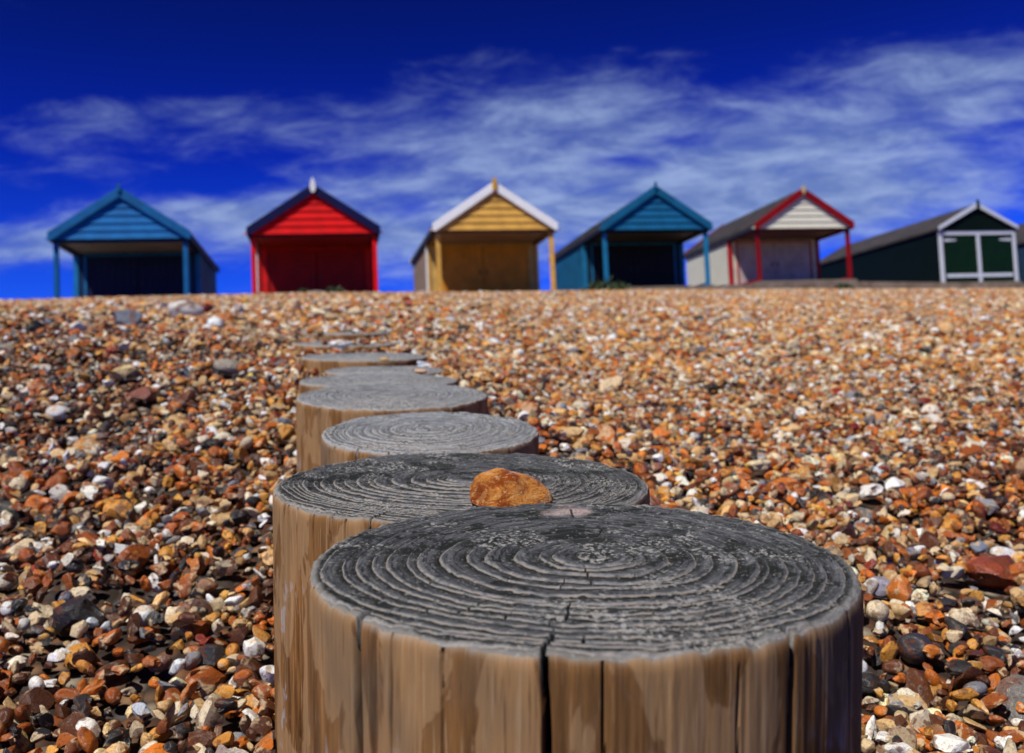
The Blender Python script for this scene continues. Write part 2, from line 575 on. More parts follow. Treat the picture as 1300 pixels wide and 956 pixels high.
        for sg in (-1, 1):
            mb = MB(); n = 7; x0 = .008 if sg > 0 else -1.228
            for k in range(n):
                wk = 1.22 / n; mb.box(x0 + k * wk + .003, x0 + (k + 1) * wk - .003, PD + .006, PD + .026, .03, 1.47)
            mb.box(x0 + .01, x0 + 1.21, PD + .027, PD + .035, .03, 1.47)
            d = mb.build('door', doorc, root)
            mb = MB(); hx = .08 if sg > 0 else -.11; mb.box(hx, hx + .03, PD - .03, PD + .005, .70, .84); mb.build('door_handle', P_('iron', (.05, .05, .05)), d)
    return root


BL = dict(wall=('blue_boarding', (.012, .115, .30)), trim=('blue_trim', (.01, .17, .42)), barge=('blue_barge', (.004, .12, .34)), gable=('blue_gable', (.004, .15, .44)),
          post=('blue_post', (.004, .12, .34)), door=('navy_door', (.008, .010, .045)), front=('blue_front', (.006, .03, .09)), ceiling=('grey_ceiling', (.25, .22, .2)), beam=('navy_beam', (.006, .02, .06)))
RD = dict(wall=('red_boarding', (.55, .012, .01)), trim=('red_frame', (.40, .008, .006)), corner=('white_strip', (.7, .7, .75)), barge=('navy_barge', (.002, .003, .055)), gable=('red_gable', (.80, .002, .002)),
          post=('red_post', (.75, .004, .004)), door=('dark_red_door', (.34, .004, .003)), front=('red_front', (.70, .01, .008)), finial=('white_finial', (.78, .79, .82)), beam=('dark_red_beam', (.18, .008, .006)), ceiling=('red_ceiling', (.30, .012, .01)))
YE = dict(wall=('beige_boarding', (.42, .31, .22)), trim=('ochre_frame', (.62, .34, .06)), barge=('white_barge', (.88, .89, .90)), gable=('ochre_gable', (.76, .42, .085)),
          post=('ochre_post', (.76, .42, .085)), door=('ochre_door', (.72, .27, .02)), front=('ochre_front', (.66, .42, .12)), finial=('ochre_finial', (.7, .38, .03)), corner=('white_corner', (.8, .8, .8)), beam=('brown_beam', (.26, .12, .04)), ceiling=('brown_ceiling', (.35, .2, .12)), rails=False)
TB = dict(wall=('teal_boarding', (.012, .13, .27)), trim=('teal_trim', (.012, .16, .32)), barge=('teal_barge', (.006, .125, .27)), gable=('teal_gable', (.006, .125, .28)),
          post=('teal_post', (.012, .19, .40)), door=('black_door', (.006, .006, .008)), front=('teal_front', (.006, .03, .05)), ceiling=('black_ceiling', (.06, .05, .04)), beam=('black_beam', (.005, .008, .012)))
CR_ = dict(wall=('cream_boarding', (.66, .66, .58)), trim=('crimson_frame', (.42, .01, .012)), barge=('crimson_barge', (.26, .003, .006)), gable=('cream_gable', (.72, .70, .56)),
           post=('crimson_post', (.24, .003, .006)), door=('mauve_door', (.56, .42, .38)), front=('cream_front', (.72, .66, .5)), finial=('cream_finial', (.65, .5, .3)), beam=('dark_crimson_beam', (.12, .006, .008)), ceiling=('brown_ceiling_b', (.12, .05, .04)))

make_hut(0, 'blue beach hut with blue barge boards, standing left of the red hut', BL, finial='cap')
make_hut(1, 'red beach hut with navy barge boards and a white teardrop finial', RD, finial='drop')
make_hut(2, 'yellow ochre beach hut with broad white barge boards', YE, finial='block')
make_hut(3, 'teal blue beach hut with a black open porch, between the yellow and the cream hut', TB, finial='cap')
make_hut(4, 'cream boarded beach hut with dark red barge boards and posts', CR_, finial='diamond')


def green_hut(i, label, col, w_, e, tip, pk, L, front=True):
    X, Y, Z, dy = HUTS[i]
    Z += zc
    root = empty('beach_hut', Matrix.Translation((X, Y, Z)) @ Matrix.Rotation(YAW + dy, 4, 'Z'))
    tag(root, label, 'beach hut', 'beach huts in a row along the top of the shingle')
    sl = (pk - tip) / e; zt = lambda x: pk - sl * abs(x)
    body, trim, doorm = P_(*col['wall']), P_(*col['trim']), P_(*col['door'])
    mb = MB(); mb.box(-w_ - .06, w_ + .06, -.16, L - .05, -.32, -.004); mb.build('base_slab', P_('hut_slab', (.22, .18, .14)), root)
    mb = MB()
    for sg in (-1, 1):
        pts = [(0, pk - .03), (sg * (e - .01), zt(e) - .03), (sg * (e - .01), zt(e) - .10), (0, pk - .10)]
        mb.prism(pts if sg > 0 else pts[::-1], 'y', -.105, L)
    mb.build('roof', felt, root)
    for sg in (-1, 1):
        mb = MB(); pts = [(0, pk), (sg * e, zt(e)), (sg * e, zt(e) - .12), (0, pk - .155)]
        mb.prism(pts if sg > 0 else pts[::-1], 'y', -.15, -.108); mb.build('barge_board', trim, root, bevel=.004)
    mb = MB(); mb.prism([(-.045, pk - .17), (.045, pk - .17), (.045, pk + .06), (0, pk + .10), (-.045, pk + .06)], 'y', -.19, -.152); mb.build('finial', doorm, root)
    wh = zt(w_) - .11; lin = tip - .14
    mb = MB(); lap_gable(mb, -.045, (pk - .105 - lin) / sl, lin, sl, 6); mb.build('gable', body, root)
    mb = MB(); mb.prism([(-w_ + .04, 0), (w_ - .04, 0), (w_ - .04, wh), (0, pk - .11), (-w_ + .04, wh)], 'y', L - .14, L - .1); mb.build('rear_wall', body, root)
    for sg in (-1, 1):
        mb = MB(); x0, x1 = sorted((sg * (w_ - .04), sg * w_)); mb.box(x0, x1, .04, L - .15, 0, wh - .03)
        lap_side(mb, sg * w_, sg, .06, L - .2, .01, wh - .03, 13); mb.build('side_wall', body, root)
        mb = MB(); x0, x1 = sorted((sg * (w_ - .06), sg * (w_ + .04))); mb.box(x0, x1, -.055, .04, 0, wh - .03); mb.build('corner_trim', trim, root, bevel=.004)
    mb = MB(); mb.box(-w_ + .062, w_ - .062, 0.0, .04, 0, lin - .002); mb.build('front_wall', body, root)
    mb = MB(); mb.box(-w_ + .062, w_ - .062, -.06, -.002, lin - .13, lin - .004); mb.build('lintel', trim, root, bevel=.004)
    for sg in (-1, 1):
        mb = MB(); n = 7; ww = w_ - .12; x0 = .03 if sg > 0 else -ww
        wk = (ww - .03) / n
        for k in range(n):
            mb.box(x0 + k * wk + .003, x0 + (k + 1) * wk - .003, -.03, -.004, .03, lin - .14)
        d = mb.build('door', doorm, root)
        xa, xb = sorted((sg * .06, sg * (ww - .02)))
        mb = MB(); mb.box(xa, xb, -.045, -.031, .17, .28); mb.build('door_rail', trim, d)
        xa, xb = sorted((sg * (ww - .42), sg * (ww - .01)))
        mb = MB(); mb.prism([(xa, lin - .34 if sg < 0 else lin - .31), (xb, lin - .31 if sg < 0 else lin - .34), (xb, lin - .25 if sg > 0 else lin - .27), (xa, lin - .27 if sg > 0 else lin - .25)], 'y', -.045, -.031); mb.build('strap_hinge', trim, d)
    mb = MB(); mb.box(-.055, .055, -.062, -.02, .0, lin - .135); mb.build('meeting_stile', trim, root)
    return root


GR = dict(wall=('bottle_green', (.001, .007, .003)), trim=('greyish_white', (.58, .62, .70)), door=('green_door', (.001, .017, .004)))
green_hut(5, 'dark green beach hut with white trim and closed double doors', GR, 1.322, 1.421, 1.80, 2.56, 8.3)
DB = dict(wall=('slate_blue_boarding', (.02, .05, .10)), trim=('slate_barge', (.02, .03, .05)), door=('slate_door', (.02, .03, .05)))
green_hut(6, 'slate blue beach hut cut off by the edge of the view beyond the green hut', DB, 1.5, 1.6, 1.7, 2.7, 5.9)


# ------------------------------------------------------------------ timber posts
def wood_side_mat():
    mt, t, b = base_mat('post_timber')
    tc = t.new('ShaderNodeTexCoord').outputs['Object']
    at = t.new('ShaderNodeAttribute', attribute_name='side').outputs['Vector']   # x = along the girth (m), y = depth below the rim (m), z = crack
    x, y, z = t.sep(at)
    vec = t.comb(x, t.math('MULTIPLY', y, 0.09), 0.0)
    rnd = t.new('ShaderNodeObjectInfo').outputs['Random']
    vec = t.vmath('ADD', vec, t.comb(t.math('MULTIPLY', rnd, 7), 0, 0))
    n1 = t.noise(vec, 95, 6, .65)
    n2 = t.noise(vec, 22, 3, .5)
    c = t.mix(t.mr(n1, .3, .72), (.045, .019, .006), (.31, .14, .040))
    c = t.mix(t.mr(n2, .35, .65, 0, .75), c, (.22, .11, .038))
    # paler flame-shaped bark edges
    v2 = t.comb(t.math('MULTIPLY', x, 26), t.math('MULTIPLY', y, 9), 0)
    nd = t.noise(t.vmath('ADD', v2, t.comb(t.math('MULTIPLY', rnd, 11), 0, 0)), 1.0, 5, .55, .6)
    edge = t.mr(nd, .50, .525)
    c = t.mix(t.math('MULTIPLY', edge, .5), c, (.42, .26, .125))
    c = t.mix(t.math('MULTIPLY', t.math('SUBTRACT', t.mr(nd, .49, .50), t.mr(nd, .50, .515)), .6), c, (.18, .09, .04))
    fibre = t.noise(t.comb(x, t.math('MULTIPLY', y, .035), rnd), 620, 3, .6)
    c = t.mix(t.mr(fibre, .56, .70, 0, .7), c, (.07, .035, .015))
    c = t.mix(t.mr(fibre, .44, .32, 0, .5), c, (.46, .32, .18))
    stain = t.noise(t.comb(t.math('MULTIPLY', x, 9), t.math('MULTIPLY', y, 5), rnd), 1.0, 4, .6)
    c = t.mix(t.mr(stain, .50, .64, 0, .6), c, (.13, .095, .062))
    salt = t.math('MULTIPLY', t.mr(t.noise(t.comb(t.math('MULTIPLY', x, 30), t.math('MULTIPLY', y, 16), rnd), 1.0, 4, .7), .57, .63), t.mr(y, .03, .07))
    c = t.mix(t.math('MULTIPLY', salt, .5), c, (.42, .42, .45))
    # bleached lip at the sawn rim
    c = t.mix(t.mr(t.math('ADD', y, t.math('MULTIPLY', n2, .006)), .0, .006, .8, 0), c, (.38, .33, .26))
    # fine dark drying checks
    n3 = t.noise(t.comb(x, t.math('MULTIPLY', y, .02), 0), 140, 2, .4)
    c = t.mix(t.mr(n3, .66, .72, 0, .7), c, (.03, .015, .008))
    c = t.mix(z, c, (.008, .005, .003))
    t.put(b.inputs['Base Color'], c)
    b.inputs['Roughness'].default_value = .8
    b.inputs['Specular IOR Level'].default_value = .15
    bp = t.new('ShaderNodeBump'); bp.inputs['Strength'].default_value = .6; bp.inputs['Distance'].default_value = .0012
    t.put(bp.inputs['Height'], t.math('ADD', n1, t.math('MULTIPLY', n3, -.8))); t.put(b.inputs['Normal'], bp.outputs[0])
    return mt


def end_grain_mat(pale=0.0):
    mt, t, b = base_mat('weathered_end_grain')
    tc = t.new('ShaderNodeTexCoord').outputs['Object']
    a = t.new('ShaderNodeAttribute', attribute_name='grain').outputs['Vector']      # x ring fraction, y crack, z radius 0..1
    a2 = t.new('ShaderNodeAttribute', attribute_name='polar').outputs['Vector']     # x arc, y radius, z chip
    rf, cr, rad = t.sep(a)
    ripple = t.math('MULTIPLY', t.math('SUBTRACT', t.noise(tc, 150, 3, .6), .5), .16)
    rf = t.math('FRACT', t.math('ADD', rf, ripple))
    arc, q, chip = t.sep(a2)
    rnd = t.new('ShaderNodeObjectInfo').outputs['Random']
    tcr = t.vmath('ADD', tc, t.comb(t.math('MULTIPLY', rnd, 3.3), 0, 0))
    fib = t.noise(t.comb(t.math('MULTIPLY', arc, 1.0), t.math('MULTIPLY', q, 3.0), rnd), 260, 5, .7)   # crumbly fibres
    fine = t.noise(tcr, 900, 4, .7)
    big = t.noise(tcr, 22, 4, .6, .4)
    mid = t.noise(t.vmath('MULTIPLY', tcr, (1.0, 2.2, 1)), 95, 5, .65, .3)
    # silvery grey wood with algae-dark patches
    patch = t.noise(tcr, 30, 5, .68, .6)
    streak = t.noise(t.comb(t.math('MULTIPLY', arc, 55), t.math('MULTIPLY', q, 420), rnd), 1.0, 4, .65)
    crumb = t.noise(tcr, 430, 3, .65)
    ringtone = t.new('ShaderNodeTexWhiteNoise', noise_dimensions='1D')
    t.put(ringtone.inputs['W'], t.math('FLOOR', t.math('ADD', t.sep(a)[0], ripple)))
    rtone = ringtone.outputs['Value']
    lo, hi = ((.018, .020, .024), (.118, .123, .133)) if not pale else ((.10, .108, .125), (.33, .345, .37))
    grey = t.mix(t.mr(t.math('ADD', t.math('MULTIPLY', streak, .6), t.math('MULTIPLY', fib, .4)), .38, .62), lo, hi)
    grey = t.mix(t.math('MULTIPLY', t.mr(rtone, .2, 1.0), .35), grey, hi)
    # shade painted dark outside every ridge, deepest in patches
    valley = t.math('MULTIPLY', t.mr(rf, .02, .62, 1.0, 0.0), t.mr(t.math('ADD', t.math('MULTIPLY', streak, .5), t.math('MULTIPLY', patch, .5)), .44, .54, .25, 1))
    c = t.mix(t.math('MULTIPLY', valley, .96 if not pale else .62), grey, (.007, .008, .007))
    black = t.math('MULTIPLY', t.mr(patch, .47, .40), t.mr(rf, .95, .7))
    c = t.mix(t.math('MULTIPLY', black, .85 if not pale else .35), c, (.009, .011, .009))
    # crumbly, lichen-white grains standing on dark pits
    zone = t.math('MULTIPLY', t.mr(big, .50, .60), t.mr(patch, .42, .52))
    c = t.mix(t.math('MULTIPLY', zone, t.mr(crumb, .47, .42, 0, .9)), c, (.012, .012, .012))
    c = t.mix(t.math('MULTIPLY', zone, t.mr(crumb, .52, .57, 0, .8)), c, (.38, .37, .35))
    c = t.mix(t.mr(crumb, .58, .66, 0, .5), c, (.32, .31, .30))
    fine_ring = t.math('FRACT', t.math('MULTIPLY', t.math('ADD', t.sep(a)[0], ripple), 4.0))
    c = t.mix(t.math('MULTIPLY', t.mr(fine_ring, .62, .9), t.mr(streak, .62, .42, 0, .8)), c, (.012, .012, .012))
    # pale ridge of each ring, tan on its steep side
    ridge = t.math('MULTIPLY', t.mr(rf, .86, .95), t.mr(mid, .36, .54, .25, 1))
    c = t.mix(t.math('MULTIPLY', ridge, .62), c, (.34, .335, .325))
    tan = t.math('MULTIPLY', t.mr(rf, .93, .97), t.mr(mid, .42, .56, .1, 1))
    c = t.mix(t.math('MULTIPLY', tan, .42), c, (.30, .19, .095))
    # bleached fringe at the rim
    c = t.mix(t.math('MULTIPLY', t.mr(rad, .965, .995), .5), c, (.36, .34, .31))
    # smooth pinkish chip
    c = t.mix(t.math('MULTIPLY', t.math('MULTIPLY', chip, t.mr(fine, .36, .52, .3, 1)), .75), c, t.mix(t.mr(fib, .3, .7), (.34, .24, .22), (.60, .50, .48)))
    c = t.mix(cr, c, (.006, .005, .004))
    t.put(b.inputs['Base Color'], c)
    b.inputs['Roughness'].default_value = .85
    b.inputs['Specular IOR Level'].default_value = .15
    bp = t.new('ShaderNodeBump'); bp.inputs['Strength'].default_value = .9; bp.inputs['Distance'].default_value = .0011
    hh = t.math('ADD', t.math('MULTIPLY', fib, .9), t.math('MULTIPLY', fine, .6))
    t.put(bp.inputs['Height'], hh); t.put(b.inputs['Normal'], bp.outputs[0])
    return mt


M_SIDE, M_END, M_END2 = wood_side_mat(), end_grain_mat(), end_grain_mat(.62)


def add_vattr(me, name, arr):
    at = me.attributes.new(name, 'FLOAT_VECTOR', 'POINT')
    at.data.foreach_set('vector', np.asarray(arr, np.float32).ravel())


def timber_post(label, u, v, h, d, tilt=0.0, nr=120, nt=420, pith=(0.0, 0.0), spacing=.0085, amp=.0012, cracks=(), side_cracks=(), chip=None, seed=1, length=.62, rim_wob=.012, pale=False):
    """cracks: (angle deg, r0, r1, width mm) on the sawn top; angle 0 = right, -90 = towards the camera"""
    rs = np.random.RandomState(seed)
    Zv = np.array(BN); Xv = CR / np.linalg.norm(CR); Yv = np.cross(Zv, Xv)
    if tilt:
        c_, s_ = math.cos(tilt), math.sin(tilt)
        Zv2 = c_ * Zv - s_ * Yv; Yv = c_ * Yv + s_ * Zv; Zv = Zv2
    Mx = Matrix.Identity(4); top = B(u, v, h)
    base = top - Zv * length
    for i in range(3):
        Mx[i][0], Mx[i][1], Mx[i][2], Mx[i][3] = Xv[i], Yv[i], Zv[i], base[i]
    root = empty('timber_post', Mx)
    tag(root, label, 'post', 'row of round timber groyne posts in the shingle')
    R0 = d / 2
    th = np.linspace(0, 2 * math.pi, nt, endpoint=False)
    ph = rs.rand(8) * 6.28
    def rimr(th):
        r = 1 + rim_wob * (.5 * np.cos(2 * th + ph[0]) + .35 * np.cos(3 * th + ph[1]) + .25 * np.cos(5 * th + ph[2]))
        p = np.stack([np.cos(th) * 9 + 20, np.sin(th) * 9 + 20, th * 0 + seed], -1)
        p2 = np.stack([np.cos(th) * 60 + 70, np.sin(th) * 60 + 70, th * 0 + seed], -1)
        return R0 * (r + .010 * fbm(p, 3) - .003) + .0009 * fbm(p2, 2)
    rr = rimr(th)
    crk_w = np.zeros(nt)
    # --- sawn top
    rho = np.concatenate([np.linspace(0, .96, nr - 8), np.linspace(.968, 1.0, 8)])
    RH, TH = np.meshgrid(rho, th, indexing='ij')
    RR = RH * rr[None, :]
    x = RR * np.cos(TH); y = RR * np.sin(TH)
    dx, dy = x - pith[0] * (1 - RH ** 2), y - pith[1] * (1 - RH ** 2)
    q = np.hypot(dx, dy); ang = np.arctan2(dy, dx)
    wob = 1 + .03 * np.cos(2 * ang + ph[3]) + .02 * np.cos(3 * ang + ph[4]) + .045 * fbm(np.stack([np.cos(ang) * 2.2 + 9, np.sin(ang) * 2.2 + 9, q * 22 + seed], -1), 3)
    qq = q * wob
    # uneven ring widths
    edges = [0.0]
    while edges[-1] < R0 * 1.2:
        edges.append(edges[-1] + spacing * (.45 + 1.1 * rs.rand()) * (1.3 - .75 * min(edges[-1] / R0, 1)))
    edges = np.array(edges)
    idx = np.clip(np.searchsorted(edges, qq, side='right') - 1, 0, len(edges) - 2)
    fr = (qq - edges[idx]) / (edges[idx + 1] - edges[idx])
    phase = idx + fr
    ringamp = .55 + .9 * rs.rand(len(edges))[idx]
    prof = np.clip(fr, 0, 1) ** 2.2 * (1 - sstep(fr, .84, 1.0))
    z = amp * ringamp * (prof - .45) * sstep(q, 0, R0 * .12)
    z = z + .0022 * fbm(np.stack([x * 60 + 5, y * 60 + 5, x * 0 + seed], -1), 4) + .0009 * fbm(np.stack([x * 300, y * 300, x * 0], -1), 3) * sstep(fbm(np.stack([x * 25 + 3, y * 25, x * 0 + seed], -1), 3), -.12, .12)
    # rounded, frayed lip
    z = z - .0016 * sstep(RH, .972, 1.0) ** 2 + .0034 * fbm(np.stack([x * 200 + 2, y * 200, x * 0 + 5], -1), 3) * sstep(RH, .94, .985)
    crack = np.zeros_like(z)
    for (a0, r0, r1, wmm) in cracks:
        a = math.radians(a0)
        meander = .0022 * fbm(np.stack([RR * 130 + a0, RR * 0 + a0 * .3, RR * 0], -1), 2) * 2.2
        along = x * math.cos(a) + y * math.sin(a)
        off = -x * math.sin(a) + y * math.cos(a) + meander
        ww = wmm * 1e-3 / 2 * (.75 + .9 * fbm(np.stack([RR * 260 + a0, RR * 0, RR * 0 + 2], -1), 2)) * sstep(along / R0, r0 - .02, r0 + (r1 - r0) * .5) * (1 - sstep(along / R0, r1 - .03 if r1 < 1 else 1.5, r1 + .01 if r1 < 1 else 1.6))
        cc = np.where(along > 0, 1 - sstep(np.abs(off), ww * .6, ww * 1.0 + 1e-5), 0) * (ww > 1e-5)
        crack = np.maximum(crack, cc)
    z = z - crack * .012
    chipm = np.zeros_like(z)
    if chip:
        cx_, cy_, rx_, ry_ = chip
        dd = np.hypot((x - cx_) / rx_, (y - cy_) / ry_) + 1.5 * fbm(np.stack([x * 110, y * 110, x * 0 + 4], -1), 4)
        chipm = 1 - sstep(dd, .45, 1.15)
        z = z * (1 - .6 * chipm)
        line = (1 - sstep(np.abs(x - cx_ - .001), .0004, .001)) * (1 - sstep(np.abs(y - cy_ + .004), .010, .014)); crack = np.maximum(crack, line * .9)
    z = z + length
    V = np.stack([x, y, z], -1).reshape(-1, 3)
    n = nt
    F = []
    J = np.arange(n); J2 = (J + 1) % n
    for i in range(len(rho) - 1):
        F += list(zip((i * n + J).tolist(), ((i + 1) * n + J).tolist(), ((i + 1) * n + J2).tolist(), (i * n + J2).tolist()))
    o = mesh_obj('end_grain', V, F, M_END2 if pale else M_END, None, smooth=True)
    o.parent = root
    add_vattr(o.data, 'grain', np.stack([phase, crack, RH], -1).reshape(-1, 3))
    add_vattr(o.data, 'polar', np.stack([ang * np.maximum(q, .02), q, chipm], -1).reshape(-1, 3))
    zrim = z[-1]
    # --- side
    zs = np.concatenate([[0, .002, .005, .009], np.linspace(.015, length, 46)])
    D, T2 = np.meshgrid(zs, th, indexing='ij')
    rs2 = rr[None, :] * (1 + .0 * D) + .0012 * (1 - np.exp(-D / .0015)) + .0012 * fbm(np.stack([np.cos(T2) * 30, np.sin(T2) * 30, D * 6 + seed], -1), 3) * np.minimum(D / .01, 1)
    sc_ = np.zeros_like(D)
    allc = list(side_cracks) + [(a, 1.0, wm) for (a, r0, r1, wm) in cracks if r1 >= 1]
    for (a0, ln, wmm) in allc:
        a = math.radians(a0)
        off = ((T2 - a + math.pi) % (2 * math.pi) - math.pi) * R0 + .0075 * fbm(np.stack([D * 14 + a0, D * 0, D * 0 + a0], -1), 4) * np.minimum(D / .03, 1)
        ww = wmm * 1e-3 / 2 * (1 - sstep(D, ln * length * .4, ln * length)) * (1 + 1.6 * fbm(np.stack([D * 45 + a0, D * 0, D * 0 + 4], -1), 2))
        cc = (1 - sstep(np.abs(off), ww * .5, ww + 1e-5)) * (ww > 1e-5)
        sc_ = np.maximum(sc_, cc)
    rs2 = rs2 - sc_ * .010 * np.minimum(D / .004, 1)
    zz = zrim[None, :] * (1 - sstep(D, 0, .01)) + (length - D) * sstep(D, 0, .01)
    zz = np.minimum(zz, zrim[None, :] - D * .98)
    V = np.stack([rs2 * np.cos(T2), rs2 * np.sin(T2), zz], -1).reshape(-1, 3)
    F = []
    for i in range(len(zs) - 1):
        F += list(zip((i * n + J).tolist(), ((i + 1) * n + J).tolist(), ((i + 1) * n + J2).tolist(), (i * n + J2).tolist()))
    o = mesh_obj('shaft', V, F, M_SIDE, None, smooth=True)
    o.parent = root
    # face winding outward
    bm = bmesh.new(); bm.from_mesh(o.data); bmesh.ops.recalc_face_normals(bm, faces=bm.faces)
    bm.faces.ensure_lookup_table()
    f0 = bm.faces[len(bm.faces) // 2]; cc = f0.calc_center_median()
    if f0.normal.x * cc.x + f0.normal.y * cc.y < 0: bmesh.ops.reverse_faces(bm, faces=bm.faces)
    bm.to_mesh(o.data); bm.free()
    add_vattr(o.data, 'side', np.stack([T2 * R0, D, sc_], -1).reshape(-1, 3))
    return root


POSTS = [  # u, v, h, d
    (0.0323, 0.467, .1231, .25), (-.0357, .7191, .134, .265), (-.0794, .966, .131, .21), (-.152, 1.262, .126, .24),
    (-.205, 1.53, .130, .24), (-.225, 1.765, .1325, .21), (-.2946, 1.99, .1215, .25), (-.385, 2.33, .112, .24), (-.45, 2.70, .100, .24)]
timber_post('nearest and largest timber post, its wide weathered sawn top showing deep rings and cracks', *POSTS[0], nr=380, nt=1300, pith=(.006, .004), spacing=.0100, amp=.0014,
            cracks=((-99.5, .80, 1.0, 2.9), (-137, .955, 1.0, 4.2), (-56, .93, 1.0, 3.2), (-97, .52, .72, 1.6), (-123, .60, .80, 1.7), (-88, .05, .36, 1.3), (-80, .78, .88, 1.0), (-70, .42, .50, 1.5), (110, .02, .10, 1.2), (35, .80, .95, 1.0), (60, .85, .96, 1.2), (-112, .70, .78, 1.2), (-93, .86, .93, 1.3), (-150, .50, .66, .9), (-20, .55, .75, .9), (150, .45, .62, .9), (-60, .60, .72, 1.1), (-105, .28, .42, 1.0), (75, .3, .5, .9), (-135, .35, .47, .9), (-50, .2, .34, .9), (-75, .64, .70, 1.2), (-101, .72, .78, 1.2), (-130, .80, .86, 1.0), (5, .7, .95, .9)),
            side_cracks=((-128, .9, .9), (-117, .5, .7), (-90.5, .8, .7), (-68, .9, .8), (-160, .5, .8), (-36, .6, 1.2)), chip=(.0005, .099, .015, .016), seed=3)
timber_post('second timber post, with an orange flint stone lying on its ringed top', *POSTS[1], nr=280, nt=1000, pith=(.004, .010), spacing=.0082, amp=.0016,
            cracks=((-140, .93, 1.0, 1.3), (-112, .80, 1.0, 1.4), (-125, .95, 1.0, 1.0), (100, .04, .22, 1.2), (-30, .03, .14, 1.0), (172, .96, 1.0, 1.2), (20, .9, 1.0, 1.6)),
            side_cracks=((-170, 1.0, .9), (-150, .9, .8), (-146, .4, 1.4), (-132, .9, .8), (-120, .9, .7), (-162, .5, .7)), seed=12)
timber_post('third timber post, a smaller one with a dark hole at the middle of its rings', *POSTS[2], pale=True, tilt=.055, nr=200, nt=700, pith=(-.004, .012), spacing=.0078, amp=.0013,
            cracks=((-123, .88, 1.0, 2.6), (-106, .93, 1.0, 1.2), (-90, .95, 1.0, 1.0), (-78, .95, 1.0, 1.2), (-60, .05, .75, 1.3), (100, .0, .07, 6.0), (-100, .0, .07, 5.0), (-150, .95, 1, 1.0)), side_cracks=((-165, .8, 1.0), (-140, .8, .8)), seed=23)
timber_post('fourth timber post, pale grey topped, just behind the one with the hole', *POSTS[3], pale=True, tilt=.035, nr=110, nt=420, spacing=.008, amp=.0011, cracks=((-152, .9, 1.0, 2.4), (-128, .95, 1.0, 1.2)), side_cracks=((-160, .8, 1.0),), seed=31)
timber_post('fifth timber post, with a dark stain at the left of its top', *POSTS[4], pale=True, nr=80, nt=300, seed=41)
timber_post('sixth timber post, set to the right between two posts, dark patch on its top', *POSTS[5], pale=True, nr=80, nt=300, seed=52)
timber_post('seventh timber post, a yellow pebble lying on its pale top', *POSTS[6], pale=True, nr=80, nt=300, seed=63, cracks=((-150, .9, 1.0, 2.0),))
timber_post('eighth timber post, its top nearly buried by pebbles', *POSTS[7], pale=True, nr=60, nt=240, seed=74)
timber_post('farthest timber post in the row, sunk in the shingle with only its pale top bare', *POSTS[8], pale=True, nr=60, nt=240, seed=85)


# ------------------------------------------------------------------ pebbles
def pebble_shape(seed, sub, kind):
    rs = np.random.RandomState(seed)
    bm = bmesh.new()
    bmesh.ops.create_icosphere(bm, subdivisions=sub, radius=1.0)
    co = np.array([v.co[:] for v in bm.verts])
    off = rs.rand(3) * 40 + 3
    amp = {'round': .35, 'facet': .6, 'chip': .55, 'knob': 1.3}[kind]
    co *= (1 + amp * fbm(co * (1.0 if kind != 'knob' else 1.35) + off, 2))[:, None]
    ncut = {'round': 2, 'facet': 9, 'chip': 7, 'knob': 2}[kind]
    for k in range(ncut):
        n = rs.normal(size=3); n /= np.linalg.norm(n)
        d = {'round': .78, 'facet': .45, 'chip': .42, 'knob': .62}[kind] + .3 * rs.rand()
        t = co @ n - d
        ms = t > 0
        co[ms] -= (t[ms] * (.93 if kind != 'round' else .7))[:, None] * n
    if kind in ('facet', 'chip', 'knob') and sub >= 3:      # shallow shell-shaped flake scars
        for k in range(4):
            n = rs.normal(size=3); n /= np.linalg.norm(n); cpt = n * 1.35; dd = np.linalg.norm(co - cpt, axis=1); ms = dd < .72
            co[ms] += ((co[ms] - cpt) / dd[ms][:, None]) * (.72 - dd[ms])[:, None] * .8
    sx = {'round': (1, .78, .55), 'facet': (1, .7, .55), 'chip': (1, .66, .28), 'knob': (1, .56, .5)}[kind]
    co *= np.array(sx) * (1 + .4 * (rs.rand(3) - .5))
    co += .035 * fbm(co * 4 + off, 2)[:, None] * co
    co /= np.abs(co[:, 0]).max()
    for v, c in zip(bm.verts, co): v.co = c
    me = bpy.data.meshes.new('pebble')
    bm.to_mesh(me); bm.free()
    me.polygons.foreach_set('use_smooth', [True] * len(me.polygons))
    if sub > 1:
        me.set_sharp_from_angle(angle=R_(38 if sub == 2 else 26))
    return me


PAL = [  # colour, weight, word
    ((.48, .125, .010), .19, 'orange'), ((.27, .066, .010), .13, 'russet'), ((.58, .26, .040), .16, 'amber'), ((.54, .345, .15), .16, 'tan'),
    ((.09, .028, .009), .11, 'brown'), ((.70, .58, .39), .11, 'cream'), ((.84, .81, .74), .09, 'white'), ((.20, .20, .215), .035, 'grey'),
    ((.022, .019, .019), .085, 'charcoal'), ((.20, .020, .005), .02, 'brick red')]
PW = np.array([p[1] for p in PAL]); PW = PW / PW.sum()
PC = np.array([p[0] for p in PAL])


